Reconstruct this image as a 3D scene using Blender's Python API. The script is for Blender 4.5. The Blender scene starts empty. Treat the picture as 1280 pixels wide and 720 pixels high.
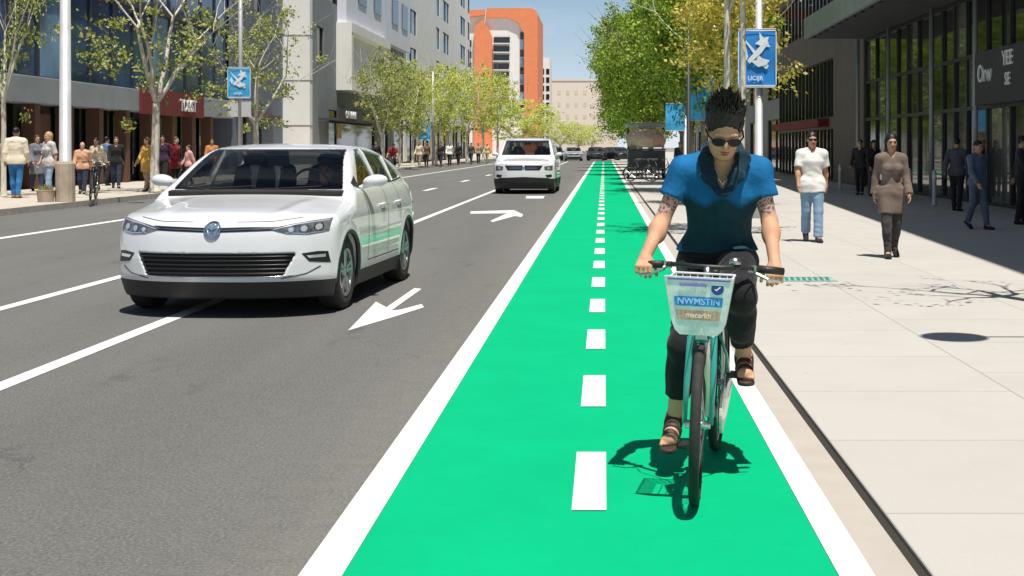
import bpy, math, random
import numpy as np
from mathutils import Vector, Matrix
PI = math.pi
random.seed(7); np.random.seed(7)
scene = bpy.context.scene
COL = scene.collection
F, H, CX, CY = 1650.0, 1.52, 755.0, 184.0      # lens in photo pixels, eye height, vanishing point
SUN = Vector((0.12, -0.30, 0.945)).normalized()

def U(px, py, y):                 # a point seen at a pixel, y metres ahead
    return ((px-CX)/F*y, y, H-(py-CY)/F*y)
def G(px, py, z=0.0):             # where the ground (height z) is seen at a pixel
    y = (H-z)*F/(py-CY)
    return ((px-CX)/F*y, y, z)

# ------------------------------------------------------------------ scene objects
def tag(o, label, cat, group=None, kind=None):
    o['label'] = label; o['category'] = cat
    if group: o['group'] = group
    if kind: o['kind'] = kind
    return o
def thing(name, label, cat, loc=(0,0,0), rz=0.0, group=None, rot=None):
    o = bpy.data.objects.new(name, None); COL.objects.link(o)
    o.empty_display_size = .2
    o.location = loc; o.rotation_euler = rot if rot else (0,0,rz)
    return tag(o, label, cat, group)
def obj(name, me, m=None, parent=None, label=None):
    o = bpy.data.objects.new(name, me); COL.objects.link(o)
    if parent: o.parent = parent
    if m is not None and not me.materials: me.materials.append(m)
    if label: o['label'] = label
    return o
def copy_tree(o, parent=None):
    c = o.copy(); COL.objects.link(c)
    if parent: c.parent = parent
    for ch in list(o.children): copy_tree(ch, c)
    return c
def recolor(root, frm, to):
    for o in [root]+list(root.children_recursive):
        if o.type == 'MESH':
            for i, s in enumerate(o.material_slots):
                if s.material == frm:
                    s.link = 'OBJECT'; s.material = to

def np_mesh(V, Q, smooth=True, name='mesh'):
    V = np.asarray(V, dtype=np.float32); Q = np.asarray(Q, dtype=np.int32)
    me = bpy.data.meshes.new(name)
    n = Q.shape[1]
    me.vertices.add(len(V)); me.vertices.foreach_set('co', V.ravel())
    me.loops.add(Q.size); me.loops.foreach_set('vertex_index', Q.ravel())
    me.polygons.add(len(Q)); me.polygons.foreach_set('loop_start', np.arange(0, Q.size, n, dtype=np.int32))
    me.update(calc_edges=True)
    if smooth: me.polygons.foreach_set('use_smooth', np.ones(len(Q), dtype=bool))
    return me

class MB:
    def __init__(s): s.v = []; s.f = []
    def add(s, vs, fs):
        b = len(s.v); s.v += [tuple(v) for v in vs]; s.f += [tuple(i+b for i in f) for f in fs]; return s
    def box(s, c, d, rot=None):
        x, y, z = d[0]/2, d[1]/2, d[2]/2
        vs = [Vector((a*x, b*y, e*z)) for a in (-1,1) for b in (-1,1) for e in (-1,1)]
        if rot is not None: vs = [rot @ v for v in vs]
        vs = [v+Vector(c) for v in vs]
        return s.add(vs, [(0,1,3,2),(4,6,7,5),(0,4,5,1),(2,3,7,6),(0,2,6,4),(1,5,7,3)])
    def b2(s, x0, x1, y0, y1, z0, z1):
        return s.box(((x0+x1)/2,(y0+y1)/2,(z0+z1)/2), (abs(x1-x0),abs(y1-y0),abs(z1-z0)))
    def quad(s, a, b, c, d): return s.add([a,b,c,d], [(0,1,2,3)])
    def poly(s, pts): return s.add(pts, [tuple(range(len(pts)))])
    def prism(s, pts, off):       # planar outline thickened by vector off
        n = len(pts); o = Vector(off)
        vs = [Vector(p) for p in pts]+[Vector(p)+o for p in pts]
        fs = [tuple(range(n-1,-1,-1)), tuple(range(n,2*n))]+[(i,(i+1)%n,(i+1)%n+n,i+n) for i in range(n)]
        return s.add(vs, fs)
    def tube(s, pts, rad, n=8, cap=True):
        pts = [Vector(p) for p in pts]
        if not hasattr(rad, '__len__'): rad = [rad]*len(pts)
        up = None; rings = []
        for i, p in enumerate(pts):
            t = (pts[min(i+1,len(pts)-1)]-pts[max(i-1,0)]).normalized()
            if up is None:
                up = Vector((0,0,1)) if abs(t.z) < .9 else Vector((1,0,0))
            a = (up - t*up.dot(t))
            if a.length < 1e-4: a = t.orthogonal()
            a.normalize(); up = a; b = t.cross(a)
            rings.append([p+(a*math.cos(2*PI*k/n)+b*math.sin(2*PI*k/n))*rad[i] for k in range(n)])
        vs = [v for r in rings for v in r]; fs = []
        for i in range(len(pts)-1):
            for k in range(n):
                k2 = (k+1)%n; fs.append((i*n+k, i*n+k2, (i+1)*n+k2, (i+1)*n+k))
        if cap: fs += [tuple(range(n-1,-1,-1)), tuple((len(pts)-1)*n+k for k in range(n))]
        return s.add(vs, fs)
    def lathe(s, prof, c=(0,0,0), axis='z', n=24):   # profile of (radius, height)
        vs = []; fs = []
        for (r, h) in prof:
            for k in range(n):
                a = 2*PI*k/n; u, w = r*math.cos(a), r*math.sin(a)
                p = {'z': (u,w,h), 'x': (h,u,w), 'y': (u,h,w)}[axis]
                vs.append((p[0]+c[0], p[1]+c[1], p[2]+c[2]))
        for i in range(len(prof)-1):
            for k in range(n):
                k2 = (k+1)%n; fs.append((i*n+k, i*n+k2, (i+1)*n+k2, (i+1)*n+k))
        return s.add(vs, fs)
    def sphere(s, c, r, n=12, m=8):
        r = r if hasattr(r,'__len__') else (r,r,r)
        vs = []; fs = []
        for i in range(m+1):
            t = PI*i/m
            for k in range(n):
                a = 2*PI*k/n
                vs.append((c[0]+r[0]*math.sin(t)*math.cos(a), c[1]+r[1]*math.sin(t)*math.sin(a), c[2]+r[2]*math.cos(t)))
        for i in range(m):
            for k in range(n):
                k2 = (k+1)%n; fs.append((i*n+k, i*n+k2, (i+1)*n+k2, (i+1)*n+k))
        return s.add(vs, fs)
    def build(s, name, m, parent=None, smooth=False, bevel=0, label=None):
        me = bpy.data.meshes.new(name); me.from_pydata(s.v, [], s.f); me.validate()
        if smooth: me.shade_smooth()
        o = obj(name, me, m, parent, label)
        if bevel:
            b = o.modifiers.new('bevel', 'BEVEL'); b.width = bevel; b.segments = 2; b.limit_method = 'ANGLE'
        return o
def struct(o): o['kind'] = 'structure'; return o

def text_mesh(txt, size, extrude=.004, bold=0.0):
    cu = bpy.data.curves.new('lettering', 'FONT'); cu.body = txt; cu.size = size; cu.extrude = extrude
    cu.align_x = 'CENTER'; cu.align_y = 'CENTER'; cu.offset = bold
    t = bpy.data.objects.new('lettering', cu); COL.objects.link(t)
    dg = bpy.context.evaluated_depsgraph_get(); me = bpy.data.meshes.new_from_object(t.evaluated_get(dg))
    bpy.data.objects.remove(t); return me

# ------------------------------------------------------------------ materials
def srgb(r, g, b):
    f = lambda c: (c/255/12.92 if c/255 <= .04045 else ((c/255+.055)/1.055)**2.4)
    return (f(r), f(g), f(b))
class N:
    def __init__(s, name):
        s.m = bpy.data.materials.new(name); s.m.use_nodes = True; s.t = s.m.node_tree
        s.p = s.t.nodes['Principled BSDF']; s.o = s.t.nodes['Material Output']
    def n(s, typ, **kw):
        nd = s.t.nodes.new(typ)
        for k, v in kw.items():
            if k.startswith('i_'):
                key = k[2:]; key = int(key) if key.isdigit() else key.replace('_',' ')
                nd.inputs[key].default_value = v
            else: setattr(nd, k, v)
        return nd
    def l(s, a, b): s.t.links.new(a, b)
    def coord(s, which='Object', scale=(1,1,1)):
        c = s.n('ShaderNodeTexCoord'); mp = s.n('ShaderNodeMapping'); mp.inputs['Scale'].default_value = scale
        s.l(c.outputs[which], mp.inputs[0]); return mp.outputs[0]
    def noise(s, vec, scale, detail=4, rough=.55):
        nd = s.n('ShaderNodeTexNoise', i_Scale=scale, i_Detail=detail, i_Roughness=rough); s.l(vec, nd.inputs['Vector']); return nd.outputs['Fac']
    def ramp(s, fac, stops):
        r = s.n('ShaderNodeValToRGB'); e = r.color_ramp.elements
        while len(e) < len(stops): e.new(.5)
        for i, (p, c) in enumerate(stops):
            e[i].position = p; e[i].color = (c if hasattr(c,'__len__') else (c,c,c))[:3]+(1,)
        s.l(fac, r.inputs[0]); return r.outputs[0]
    def mix(s, fac, a, b, blend='MIX'):
        m = s.n('ShaderNodeMix', data_type='RGBA', blend_type=blend)
        for v, k in ((fac,0),(a,6),(b,7)):
            if hasattr(v,'is_linked') or hasattr(v,'links'): s.l(v, m.inputs[k])
            else: m.inputs[k].default_value = v if k == 0 else tuple(v)[:3]+(1,)
        return m.outputs[2]
    def math(s, op, a, b=0.0, clamp=False):
        m = s.n('ShaderNodeMath', operation=op, use_clamp=clamp)
        for v, k in ((a,0),(b,1)):
            if hasattr(v,'links'): s.l(v, m.inputs[k])
            else: m.inputs[k].default_value = v
        return m.outputs[0]
    def bump(s, h, strength=.3, dist=.01):
        b = s.n('ShaderNodeBump', i_Strength=strength, i_Distance=dist); s.l(h, b.inputs['Height']); s.l(b.outputs[0], s.p.inputs['Normal']); return b
def M(name, col, rough=.6, metal=0, var=.0, scale=4, bump=0, bscale=60, coat=0, spec=.5, dist=.01):
    k = N(name); p = k.p
    p.inputs['Roughness'].default_value = rough; p.inputs['Metallic'].default_value = metal
    p.inputs['Coat Weight'].default_value = coat; p.inputs['Coat Roughness'].default_value = .05
    p.inputs['Specular IOR Level'].default_value = spec
    c = tuple(col)[:3]
    vec = k.coord()
    if var:
        f = k.noise(vec, scale, 5)
        k.l(k.ramp(f, [(.3, tuple(x*(1-var) for x in c)), (.7, tuple(min(1,x*(1+var)) for x in c))]), p.inputs['Base Color'])
    else: p.inputs['Base Color'].default_value = c+(1,)
    if bump: k.bump(k.noise(vec, bscale, 3), bump, dist)
    return k.m
def emis_free(): pass

# ------------------------------------------------------------------ implicit surfaces
def RC(a, b, r1, r2=None, k=.02, sq=None, clip=None, sub=False):
    return dict(t='rc', a=np.array(a,float), b=np.array(b,float), r1=r1, r2=r1 if r2 is None else r2, k=k, sq=sq, clip=clip, sub=sub)
def EL(c, r, rot=None, k=.02, clip=None, sub=False):
    return dict(t='el', c=np.array(c,float), r=np.array(r,float), rot=rot, k=k, clip=clip, sub=sub)
def _bb(p):
    if p['t'] == 'rc':
        r = max(p['r1'], p['r2']); r *= max(p['sq']) if p['sq'] else 1
        return np.minimum(p['a'],p['b'])-r, np.maximum(p['a'],p['b'])+r
    r = p['r'].max() if p['rot'] is not None else p['r']
    return p['c']-r, p['c']+r
def _ev(p, X, Y, Z):
    if p['t'] == 'rc':
        a, b = p['a'], p['b']; ba = b-a; L = max(ba@ba, 1e-9)
        x, y, z = X-a[0], Y-a[1], Z-a[2]
        t = np.clip((x*ba[0]+y*ba[1]+z*ba[2])/L, 0, 1)
        dx, dy, dz = x-t*ba[0], y-t*ba[1], z-t*ba[2]
        s = p['sq'] or (1,1,1)
        d = np.sqrt((dx/s[0])**2+(dy/s[1])**2+(dz/s[2])**2) - (p['r1']+(p['r2']-p['r1'])*t)
        d = d*min(s)
    else:
        x, y, z = X-p['c'][0], Y-p['c'][1], Z-p['c'][2]
        if p['rot'] is not None:
            R = p['rot']; x, y, z = (R[0][0]*x+R[1][0]*y+R[2][0]*z, R[0][1]*x+R[1][1]*y+R[2][1]*z, R[0][2]*x+R[1][2]*y+R[2][2]*z)
        r = p['r']; k0 = np.sqrt((x/r[0])**2+(y/r[1])**2+(z/r[2])**2)
        k1 = np.sqrt((x/r[0]**2)**2+(y/r[1]**2)**2+(z/r[2]**2)**2)
        d = k0*(k0-1)/np.maximum(k1, 1e-6)
    if p['clip']:
        for (pt, nn) in p['clip']:
            nn = np.array(nn,float); nn = nn/np.linalg.norm(nn)
            d = np.maximum(d, (X-pt[0])*nn[0]+(Y-pt[1])*nn[1]+(Z-pt[2])*nn[2])
    return d
def smin(a, b, k):
    if k <= 0: return np.minimum(a, b)
    h = np.clip(.5+.5*(b-a)/k, 0, 1); return b+(a-b)*h-k*h*(1-h)
def smax(a, b, k): return -smin(-a, -b, k)

def surface_nets(D, org, res, smooth=1, project=None):
    S = D < 0
    c = np.zeros(tuple(n-1 for n in D.shape), np.int8)
    for i in (0,1):
        for j in (0,1):
            for k in (0,1):
                c += S[i:D.shape[0]-1+i, j:D.shape[1]-1+j, k:D.shape[2]-1+k]
    act = (c > 0) & (c < 8)
    I = np.argwhere(act); ids = np.full(c.shape, -1, np.int32); ids[act] = np.arange(len(I))
    corner = np.array([(i,j,k) for i in (0,1) for j in (0,1) for k in (0,1)])
    val = np.stack([D[I[:,0]+q[0], I[:,1]+q[1], I[:,2]+q[2]] for q in corner], 1)
    acc = np.zeros((len(I),3)); cnt = np.zeros(len(I))
    for a in range(8):
        for b in range(a+1, 8):
            dlt = corner[b]-corner[a]
            if np.abs(dlt).sum() != 1: continue
            va, vb = val[:,a], val[:,b]; m = (va < 0) != (vb < 0)
            t = np.where(m, va/np.where(m, va-vb, 1), 0)
            acc[m] += corner[a]+t[m,None]*dlt; cnt[m] += 1
    V = (I+acc/cnt[:,None])*res+np.array(org)
    Q = []
    for ax in range(3):
        sl0 = [slice(None)]*3; sl1 = [slice(None)]*3
        sl0[ax] = slice(0,-1); sl1[ax] = slice(1,None)
        a0, a1 = S[tuple(sl0)], S[tuple(sl1)]
        E = np.argwhere(a0 != a1)
        u, w = (ax+1)%3, (ax+2)%3
        ok = (E[:,u] > 0)&(E[:,w] > 0)&(E[:,u] < D.shape[u]-1)&(E[:,w] < D.shape[w]-1)
        E = E[ok]; du = np.zeros(3,int); dw = np.zeros(3,int); du[u] = 1; dw[w] = 1
        g = lambda e: ids[e[:,0], e[:,1], e[:,2]]
        q = np.stack([g(E-du-dw), g(E-dw), g(E), g(E-du)], 1)
        flip = a1[E[:,0],E[:,1],E[:,2]]
        q[flip] = q[flip][:, ::-1]
        Q.append(q)
    Q = np.concatenate(Q); Q = Q[(Q >= 0).all(1)]
    for _ in range(smooth):
        A = np.zeros_like(V); n = np.zeros(len(V))
        for a, b in ((0,1),(1,2),(2,3),(3,0)):
            for s_, t_ in ((a,b),(b,a)):
                for d in range(3): A[:,d] += np.bincount(Q[:,s_], V[Q[:,t_],d], len(V))
                n += np.bincount(Q[:,s_], minlength=len(V))
        V = V*.4+.6*A/np.maximum(n,1)[:,None]
    if project is not None:
        e = .002
        for _ in range(3):
            x, y, z = V.T; f0 = project(x,y,z)
            g = np.stack([project(x+e,y,z)-project(x-e,y,z), project(x,y+e,z)-project(x,y-e,z), project(x,y,z+e)-project(x,y,z-e)],1)/(2*e)
            step = -(f0/np.maximum((g*g).sum(1), .05))[:,None]*g
            V = V+np.clip(step, -res*.6, res*.6)
    return V, Q
def sdf_mesh(prims, res, folds=0.0, fscale=1.0, smooth=1):
    lo = np.min([_bb(p)[0] for p in prims if not p['sub']], 0)-.03
    hi = np.max([_bb(p)[1] for p in prims if not p['sub']], 0)+.03
    n = np.ceil((hi-lo)/res).astype(int)+1
    ax = [(lo[i]+np.arange(n[i])*res).astype(np.float32) for i in range(3)]
    D = np.full(tuple(n), .5, np.float32)
    for p in prims:
        b0, b1 = _bb(p); mg = .035+p['k']
        s = []
        for i in range(3):
            i0 = max(0, int((b0[i]-mg-lo[i])/res)); i1 = min(n[i], int((b1[i]+mg-lo[i])/res)+2)
            s.append(slice(i0, max(i1, i0)))
        s = tuple(s)
        X, Y, Z = ax[0][s[0]][:,None,None], ax[1][s[1]][None,:,None], ax[2][s[2]][None,None,:]
        if X.size*Y.size*Z.size == 0: continue
        d = _ev(p, X, Y, Z)
        D[s] = smax(D[s], -d, p['k']) if p['sub'] else smin(D[s], d, p['k'])
    if folds:
        X, Y, Z = ax[0][:,None,None], ax[1][None,:,None], ax[2][None,None,:]
        q = fscale
        D = D+folds*(np.sin(23*q*X+5*np.sin(9*q*Z+11*Y)+31*q*Z)*np.sin(17*q*Z-13*q*X+4*np.sin(14*q*Y))).astype(np.float32)
    V, Q = surface_nets(D, lo, res, smooth)
    return np_mesh(V, Q)
# ------------------------------------------------------------------ people
def V3(*a): return np.array(a, float)
def skin_mat(name, col, tattoo=None):
    k = N(name); p = k.p; vec = k.coord()
    f = k.noise(vec, 9, 5)
    base = k.ramp(f, [(.3, tuple(c*.86 for c in col)), (.7, tuple(min(1,c*1.1) for c in col))])
    if tattoo:
        z0, z1 = tattoo
        sx = k.n('ShaderNodeSeparateXYZ'); k.l(vec, sx.inputs[0])
        zz = k.math('ADD', sx.outputs[2], k.math('MULTIPLY', k.math('SUBTRACT', k.noise(vec, 40, 3), .5), .05))
        m = k.math('MULTIPLY', k.math('GREATER_THAN', zz, z0), k.math('LESS_THAN', zz, z1))
        v = k.n('ShaderNodeTexVoronoi', feature='DISTANCE_TO_EDGE', i_Scale=46); k.l(vec, v.inputs['Vector'])
        wob = k.noise(vec, 75, 4, .7)
        ink = k.math('MULTIPLY', k.math('GREATER_THAN', k.math('ADD', k.math('MULTIPLY', wob, .7), k.math('MULTIPLY', v.outputs['Distance'], .9)), .47), m)
        base = k.mix(k.math('MULTIPLY', m, .5), base, (.62,.42,.38))
        inkc = k.ramp(k.noise(vec, 30, 2), [(.4, (.035,.04,.06)), (.55, (.25,.09,.10)), (.62, (.06,.07,.10))])
        base = k.mix(k.math('MULTIPLY', ink, .75), base, inkc)
    k.l(base, p.inputs['Base Color']); p.inputs['Roughness'].default_value = .62; p.inputs['Specular IOR Level'].default_value = .3
    p.inputs['Subsurface Weight'].default_value = .08; p.inputs['Subsurface Radius'].default_value = (.02,.008,.004)
    k.bump(k.noise(vec, 220, 2), .12, .002)
    return k.m
def cloth_mat(name, col, var=.12, rough=.85, weave=500):
    k = N(name); p = k.p; vec = k.coord(); f = k.noise(vec, 7, 5)
    k.l(k.ramp(f, [(.3, tuple(c*(1-var) for c in col)), (.7, tuple(min(1,c*(1+var)) for c in col))]), p.inputs['Base Color'])
    p.inputs['Roughness'].default_value = rough; p.inputs['Specular IOR Level'].default_value = .25
    p.inputs['Sheen Weight'].default_value = .1
    h = k.math('ADD', k.math('MULTIPLY', k.noise(vec, 14, 3), 1.0), k.math('MULTIPLY', k.noise(vec, weave, 1), .06))
    k.bump(h, .45, .02); return k.m

def rotm(rx=0, ry=0, rz=0):
    return np.array((Matrix.Rotation(rz,3,'Z') @ Matrix.Rotation(ry,3,'Y') @ Matrix.Rotation(rx,3,'X')))

def head_prims(c, R, s=1.0):
    """skin of a head facing -Y in its own frame; c = centre, R = 3x3 rotation"""
    T = lambda x,y,z: c+R@(V3(x,y,z)*s)
    e = lambda q, r, k=.02, sub=False: EL(T(*q), V3(*r)*s, R, k*s, sub=sub)
    P = [e((0,.014,.035),(.074,.094,.086)), e((0,-.022,-.03),(.063,.070,.085),.03), e((0,-.05,-.092),(.036,.036,.026),.03),
         e((0,-.012,-.075),(.052,.055,.035),.03),
         e((0,-.078,.026),(.055,.018,.014),.015), e((.032,-.062,-.028),(.024,.022,.022),.02), e((-.032,-.062,-.028),(.024,.022,.022),.02),
         e((.030,-.094,.004),(.019,.014,.012),.012,True), e((-.030,-.094,.004),(.019,.014,.012),.012,True),
         RC(T(0,-.088,.012), T(0,-.110,-.030), .008*s, .013*s, .010*s), e((.011,-.100,-.034),(.009,.010,.007),.006), e((-.011,-.100,-.034),(.009,.010,.007),.006),
         e((0,-.088,-.058),(.025,.012,.0065),.006), e((0,-.085,-.070),(.021,.012,.0075),.006),
         e((0,-.098,-.0635),(.022,.008,.0016),.003,True)]
    for sg in (-1,1):
        P += [e((sg*.078,.012,-.008),(.010,.020,.032),.006), e((sg*.086,.006,-.004),(.005,.010,.017),.004,True)]
    return P, T

def hand_prims(w, d, nrm, side, s=1.0, curl=.5, grip=False):
    """w wrist, d pointing direction, nrm = back-of-hand normal, side = direction of the thumb"""
    d = d/np.linalg.norm(d); nrm = nrm-d*(nrm@d); nrm /= np.linalg.norm(nrm)
    t = np.cross(d, nrm); t = t if t@side > 0 else -t
    P = [RC(w-d*.01*s, w+d*.03*s, .024*s, .026*s, .012*s, None)]
    for i, o in enumerate((.030,.010,-.010,-.029)):
        P.append(RC(w+d*.015*s+t*o*.6*s, w+d*.082*s+t*o*s, .0135*s, .0115*s, .010*s))
    L = (.070,.078,.072,.056)
    for i, o in enumerate((.031,.0105,-.0105,-.031)):
        p0 = w+d*.082*s+t*o*s
        a = curl*(1.0+.12*i)
        q1 = p0+(d*math.cos(a*.7)-nrm*math.sin(a*.7))*L[i]*.46*s
        q2 = q1+(d*math.cos(a*1.7)-nrm*math.sin(a*1.7))*L[i]*.32*s
        q3 = q2+(d*math.cos(a*2.5)-nrm*math.sin(a*2.5))*L[i]*.24*s
        P += [RC(p0, q1, .0098*s, .0088*s, .003*s), RC(q1, q2, .0088*s, .0080*s, .003*s), RC(q2, q3, .0080*s, .0068*s, .003*s)]
    b0 = w+d*.020*s+t*.022*s-nrm*.006*s
    b1 = b0+(t*.75+d*.62-nrm*.30)*.040*s
    b2 = b1+(t*.25+d*.85-nrm*.55*(1+curl))*.030*s
    P += [RC(b0, b1, .0155*s, .0115*s, .010*s), RC(b1, b2, .0108*s, .0085*s, .004*s)]
    return P

def body_joints(Ht=1.75, stride=.35, swing=.25, lead=1, female=False):
    s = Ht/1.75; J = {}
    sh = .165 if female else .185; hp = .09
    J['s'] = s; J['pelvis'] = V3(0,0,.94)*s; J['waist'] = V3(0,.0,1.08)*s; J['chest'] = V3(0,-.01,1.28)*s
    J['neck'] = V3(0,.005,1.45)*s; J['head'] = V3(0,-.02,1.625)*s; J['Rh'] = rotm(.06)
    for sg, n in ((-1,'L'),(1,'R')):
        f = stride/2*(1 if sg == lead else -1)      # +: this leg in front (towards -Y)
        J['hip'+n] = V3(sg*hp,0,.91)*s
        back = f < 0
        J['an'+n] = V3(sg*.075, -f+(.02 if back else 0), .085+(.07 if back and stride > .15 else 0))*s
        J['kn'+n] = V3(sg*.088, -f*.5-(.05 if back else .015)*min(1,stride*3), .49)*s
        J['toe'+n] = J['an'+n]+(V3(sg*.015,-.13,-.055) if not (back and stride > .15) else V3(sg*.01,-.10,-.115))*s
        a = -swing*(1 if sg == lead else -1)
        J['sh'+n] = V3(sg*sh,.005,1.40)*s
        J['el'+n] = V3(sg*(sh+.045), .02-a*.45, 1.125)*s
        J['wr'+n] = V3(sg*(sh+.055), -.04-a*1.05, .89+abs(a)*.06)*s
    return J

def figure(root, J, o, mats):
    """body (one mesh) + clothing and hair as children"""
    s = J['s']; res = o.get('res', .012); fem = o.get('female', False); w = o.get('w', 1.0)
    P = []
    sq = (1.0,.72,1)
    def torso(off, clip=None, k=.05):
        q = [RC(J['pelvis'], J['waist'], .150*w*s*(1.04 if fem else .98)+off, .128*w*s*(.92 if fem else 1)+off, k, sq, clip),
             RC(J['waist'], J['chest'], .128*w*s*(.92 if fem else 1)+off, .158*w*s*(.92 if fem else 1)+off, k, sq, clip),
             RC(J['shL']+V3(.035*s,0,-.005), J['shR']+V3(-.035*s,0,-.005), .055*s+off, .055*s+off, k, None, clip),
             RC(J['chest'], (J['shL']+J['shR'])/2, .145*w*s*(.92 if fem else 1)+off, .10*s+off, k, (1.1,.72,1), clip)]
        if fem: q += [EL(J['chest']+V3(x*.07*s,-.085*s,-.02*s), V3(.055,.045,.05)*s+off, None, .03, clip) for x in (-1,1)]
        for n in 'LR': q.append(RC((J['shL']+J['shR'])/2*.7+J['neck']*.3+V3(0,.015*s,.0), J['sh'+n], .060*s+off, .048*s+off, k, None, clip))
        return q
    def legp(n, off, clip=None, r=1.0, lo=1.0):
        hip, kn, an = J['hip'+n], J['kn'+n], J['an'+n]
        return [RC(hip, kn, .088*s*r+off, .056*s*r+off, .04, None, clip), RC(kn, an, .053*s*r+off, .036*s*lo+off, .03, None, clip),
                EL(kn*.68+an*.32+V3(0,.018*s,0), V3(.050*r,.055*r,.11)*s+off, None, .03, clip)]
    # body
    P += torso(0)
    P += [RC(J['neck']-V3(0,0,.05*s), J['head']-J['Rh']@V3(0,-.005,.06)*s, .060*s, .050*s, .03)]
    for n in 'LR': P += legp(n, 0)
    for n in 'LR':
        sh, el, wr = J['sh'+n], J['el'+n], J['wr'+n]
        P += [RC(sh, el, .050*s*w, .038*s*w, .03), RC(el, wr, .040*s*w, .027*s, .02), EL(el*.72+wr*.28, V3(.043,.043,.06)*s*w, None, .03)]
    for n in 'LR':
        an, toe = J['an'+n], J['toe'+n]; d = toe-an; h = an+V3(0,.035*s,-.045*s) if abs(d[2]) < .09 else an+V3(0,.045*s,-.02*s)
        P += [RC(an, h, .034*s, .030*s, .02), RC(an, toe, .036*s, .026*s, .02, (1.15,1,.9)), RC(h, toe, .028*s, .026*s, .02, (1.2,1,.8))]
        if o.get('toes'):
            u = d/np.linalg.norm(d)
            for i, x in enumerate((-.03,-.014,0,.013,.026)):
                x = x*(-1 if n == 'R' else 1)
                P.append(RC(toe+V3(x,0,0), toe+V3(x*1.1,0,0)+u*(.034-.004*i), .0115, .0095, .003))
    hp, T = head_prims(J['head'], J['Rh'], s*o.get('hs',1)); P += hp
    for n, sg in (('L',-1),('R',1)):
        d = J.get('hd'+n); d = (J['wr'+n]-J['el'+n]) if d is None else d
        nr = J.get('hn'+n); nr = V3(sg,0,0) if nr is None else nr
        th = J.get('ht'+n); th = V3(0,-1,0) if th is None else th
        P += hand_prims(J['wr'+n], d, nr, th, s, o.get('curl',.45))
    obj('body', sdf_mesh(P, res), mats['skin'], root)
    # head furniture
    hs = s*o.get('hs',1)
    Tm = Matrix(J['Rh'].tolist()).to_4x4(); Tm.translation = Vector(J['head'])
    def headmesh(mb, name, m, **kw):
        mb.v = [tuple(Tm @ (Vector(v)*hs)) for v in mb.v]; return mb.build(name, m, root, **kw)
    if o.get('glasses'):
        g = MB()
        for sg in (-1,1):
            out = [(sg*(.036+.031*math.cos(a)), -.109+.30*abs(.036+.031*math.cos(a))**1.0*.35*abs(.036+.031*math.cos(a))/.06, .005+.0235*math.sin(a)*(1.0 if math.sin(a)<0 else .72)) for a in np.linspace(0,2*PI,20,endpoint=False)]
            g.prism(out, (0,.004,0))
            g.tube([(sg*.062,-.100,.012),(sg*.078,-.07,.013),(sg*.084,0,.004)], .0042, 6)
        g.tube([(-.012,-.109,.012),(0,-.112,.014),(.012,-.109,.012)], .003, 6)
        headmesh(g, 'sunglasses', mats['glass_black'])
    else:
        for sg in (-1,1):
            headmesh(MB().sphere((sg*.030,-.083,.004), .0115, 10, 8), 'eye', mats['eye_dark'], smooth=True)
        b = MB()
        for sg in (-1,1): b.tube([(sg*.014,-.101,.024),(sg*.030,-.100,.030),(sg*.047,-.086,.026)], .0035, 6)
        headmesh(b, 'eyebrows', mats['hair'])
    lm = MB(); lm.sphere((0,-.0915,-.0575),(.0215,.0105,.0048),14,8); lm.sphere((0,-.089,-.0695),(.018,.0105,.0055),14,8)
    if res < .011: headmesh(lm, 'lips', mats['lips'], smooth=True)
    # hair
    ht = o.get('hair', 'short')
    if ht != 'none':
        nn = R_ = J['Rh']@V3(0,-.82,-.57); pt = T(0,-.072,.056)
        hr = [EL(T(0,.020,.043), V3(.083,.101,.092)*hs, J['Rh'], 0, [(pt, nn)])]
        if ht in ('long','mid'):
            L = .30 if ht == 'long' else .13
            hr += [RC(T(0,.07,.02), T(0,.085,-L*.6), .075*hs, .055*hs, .03, (1.1,.7,1)),
                   RC(T(.066,.02,.02), T(.075,.01,-L), .030*hs, .024*hs, .03), RC(T(-.066,.02,.02), T(-.075,.01,-L), .030*hs, .024*hs, .03)]
        if ht == 'bun': hr += [EL(T(0,.10,.11), V3(.045,.045,.04)*hs, None, .02)]
        if ht == 'beard': hr += [EL(T(0,-.055,-.088), V3(.050,.048,.040)*hs, J['Rh'], .01, [(T(0,0,-.062), J['Rh']@V3(0,0,1))])]
        obj('hair', sdf_mesh(hr, max(.007, res*.8), folds=.004, fscale=3.5), mats['hair'], root)
    # top
    tc = 'top' in o
    if tc:
        t = o['top']; off = t.get('off', .016)*1.0; hem = t.get('hem', .90)*s
        cl = [((0,0,hem),(0,0,-1))]
        q = torso(off, cl); k_ = .04
        pz = J['pelvis']; q.append(RC(pz, V3(pz[0],pz[1],min(hem-.03, pz[2]-.02)), .150*w*s+off, .156*w*s+off+t.get('flare',0), .04, sq, cl))
        q.append(RC(J['hipL']+V3(.01,0,.03), J['hipR']+V3(-.01,0,.03), .112*w*s+off, .112*w*s+off, k_, (1,.85,1), cl))
        for n in 'LR': q.append(RC(J['hip'+n], J['kn'+n], (.088*t.get('r',1.12)+.010)*s+off, (.07*t.get('r',1.12)+.006)*s+off, k_, None, cl))
        if t.get('flare'): q += [RC((J['pelvis']+J['waist'])/2, (J['pelvis']+J['waist'])/2*V3(1,1,0)+V3(0,0,hem-.02), .145*w*s+off, .17*w*s+off+t['flare'], .05, sq, cl)]
        q += [RC(J['neck']-V3(0,0,.08*s), J['neck']-V3(0,0,.01*s), .08*s+off, .062*s+off*.6, .03)]
        sl = t.get('sleeve', .6)
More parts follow.
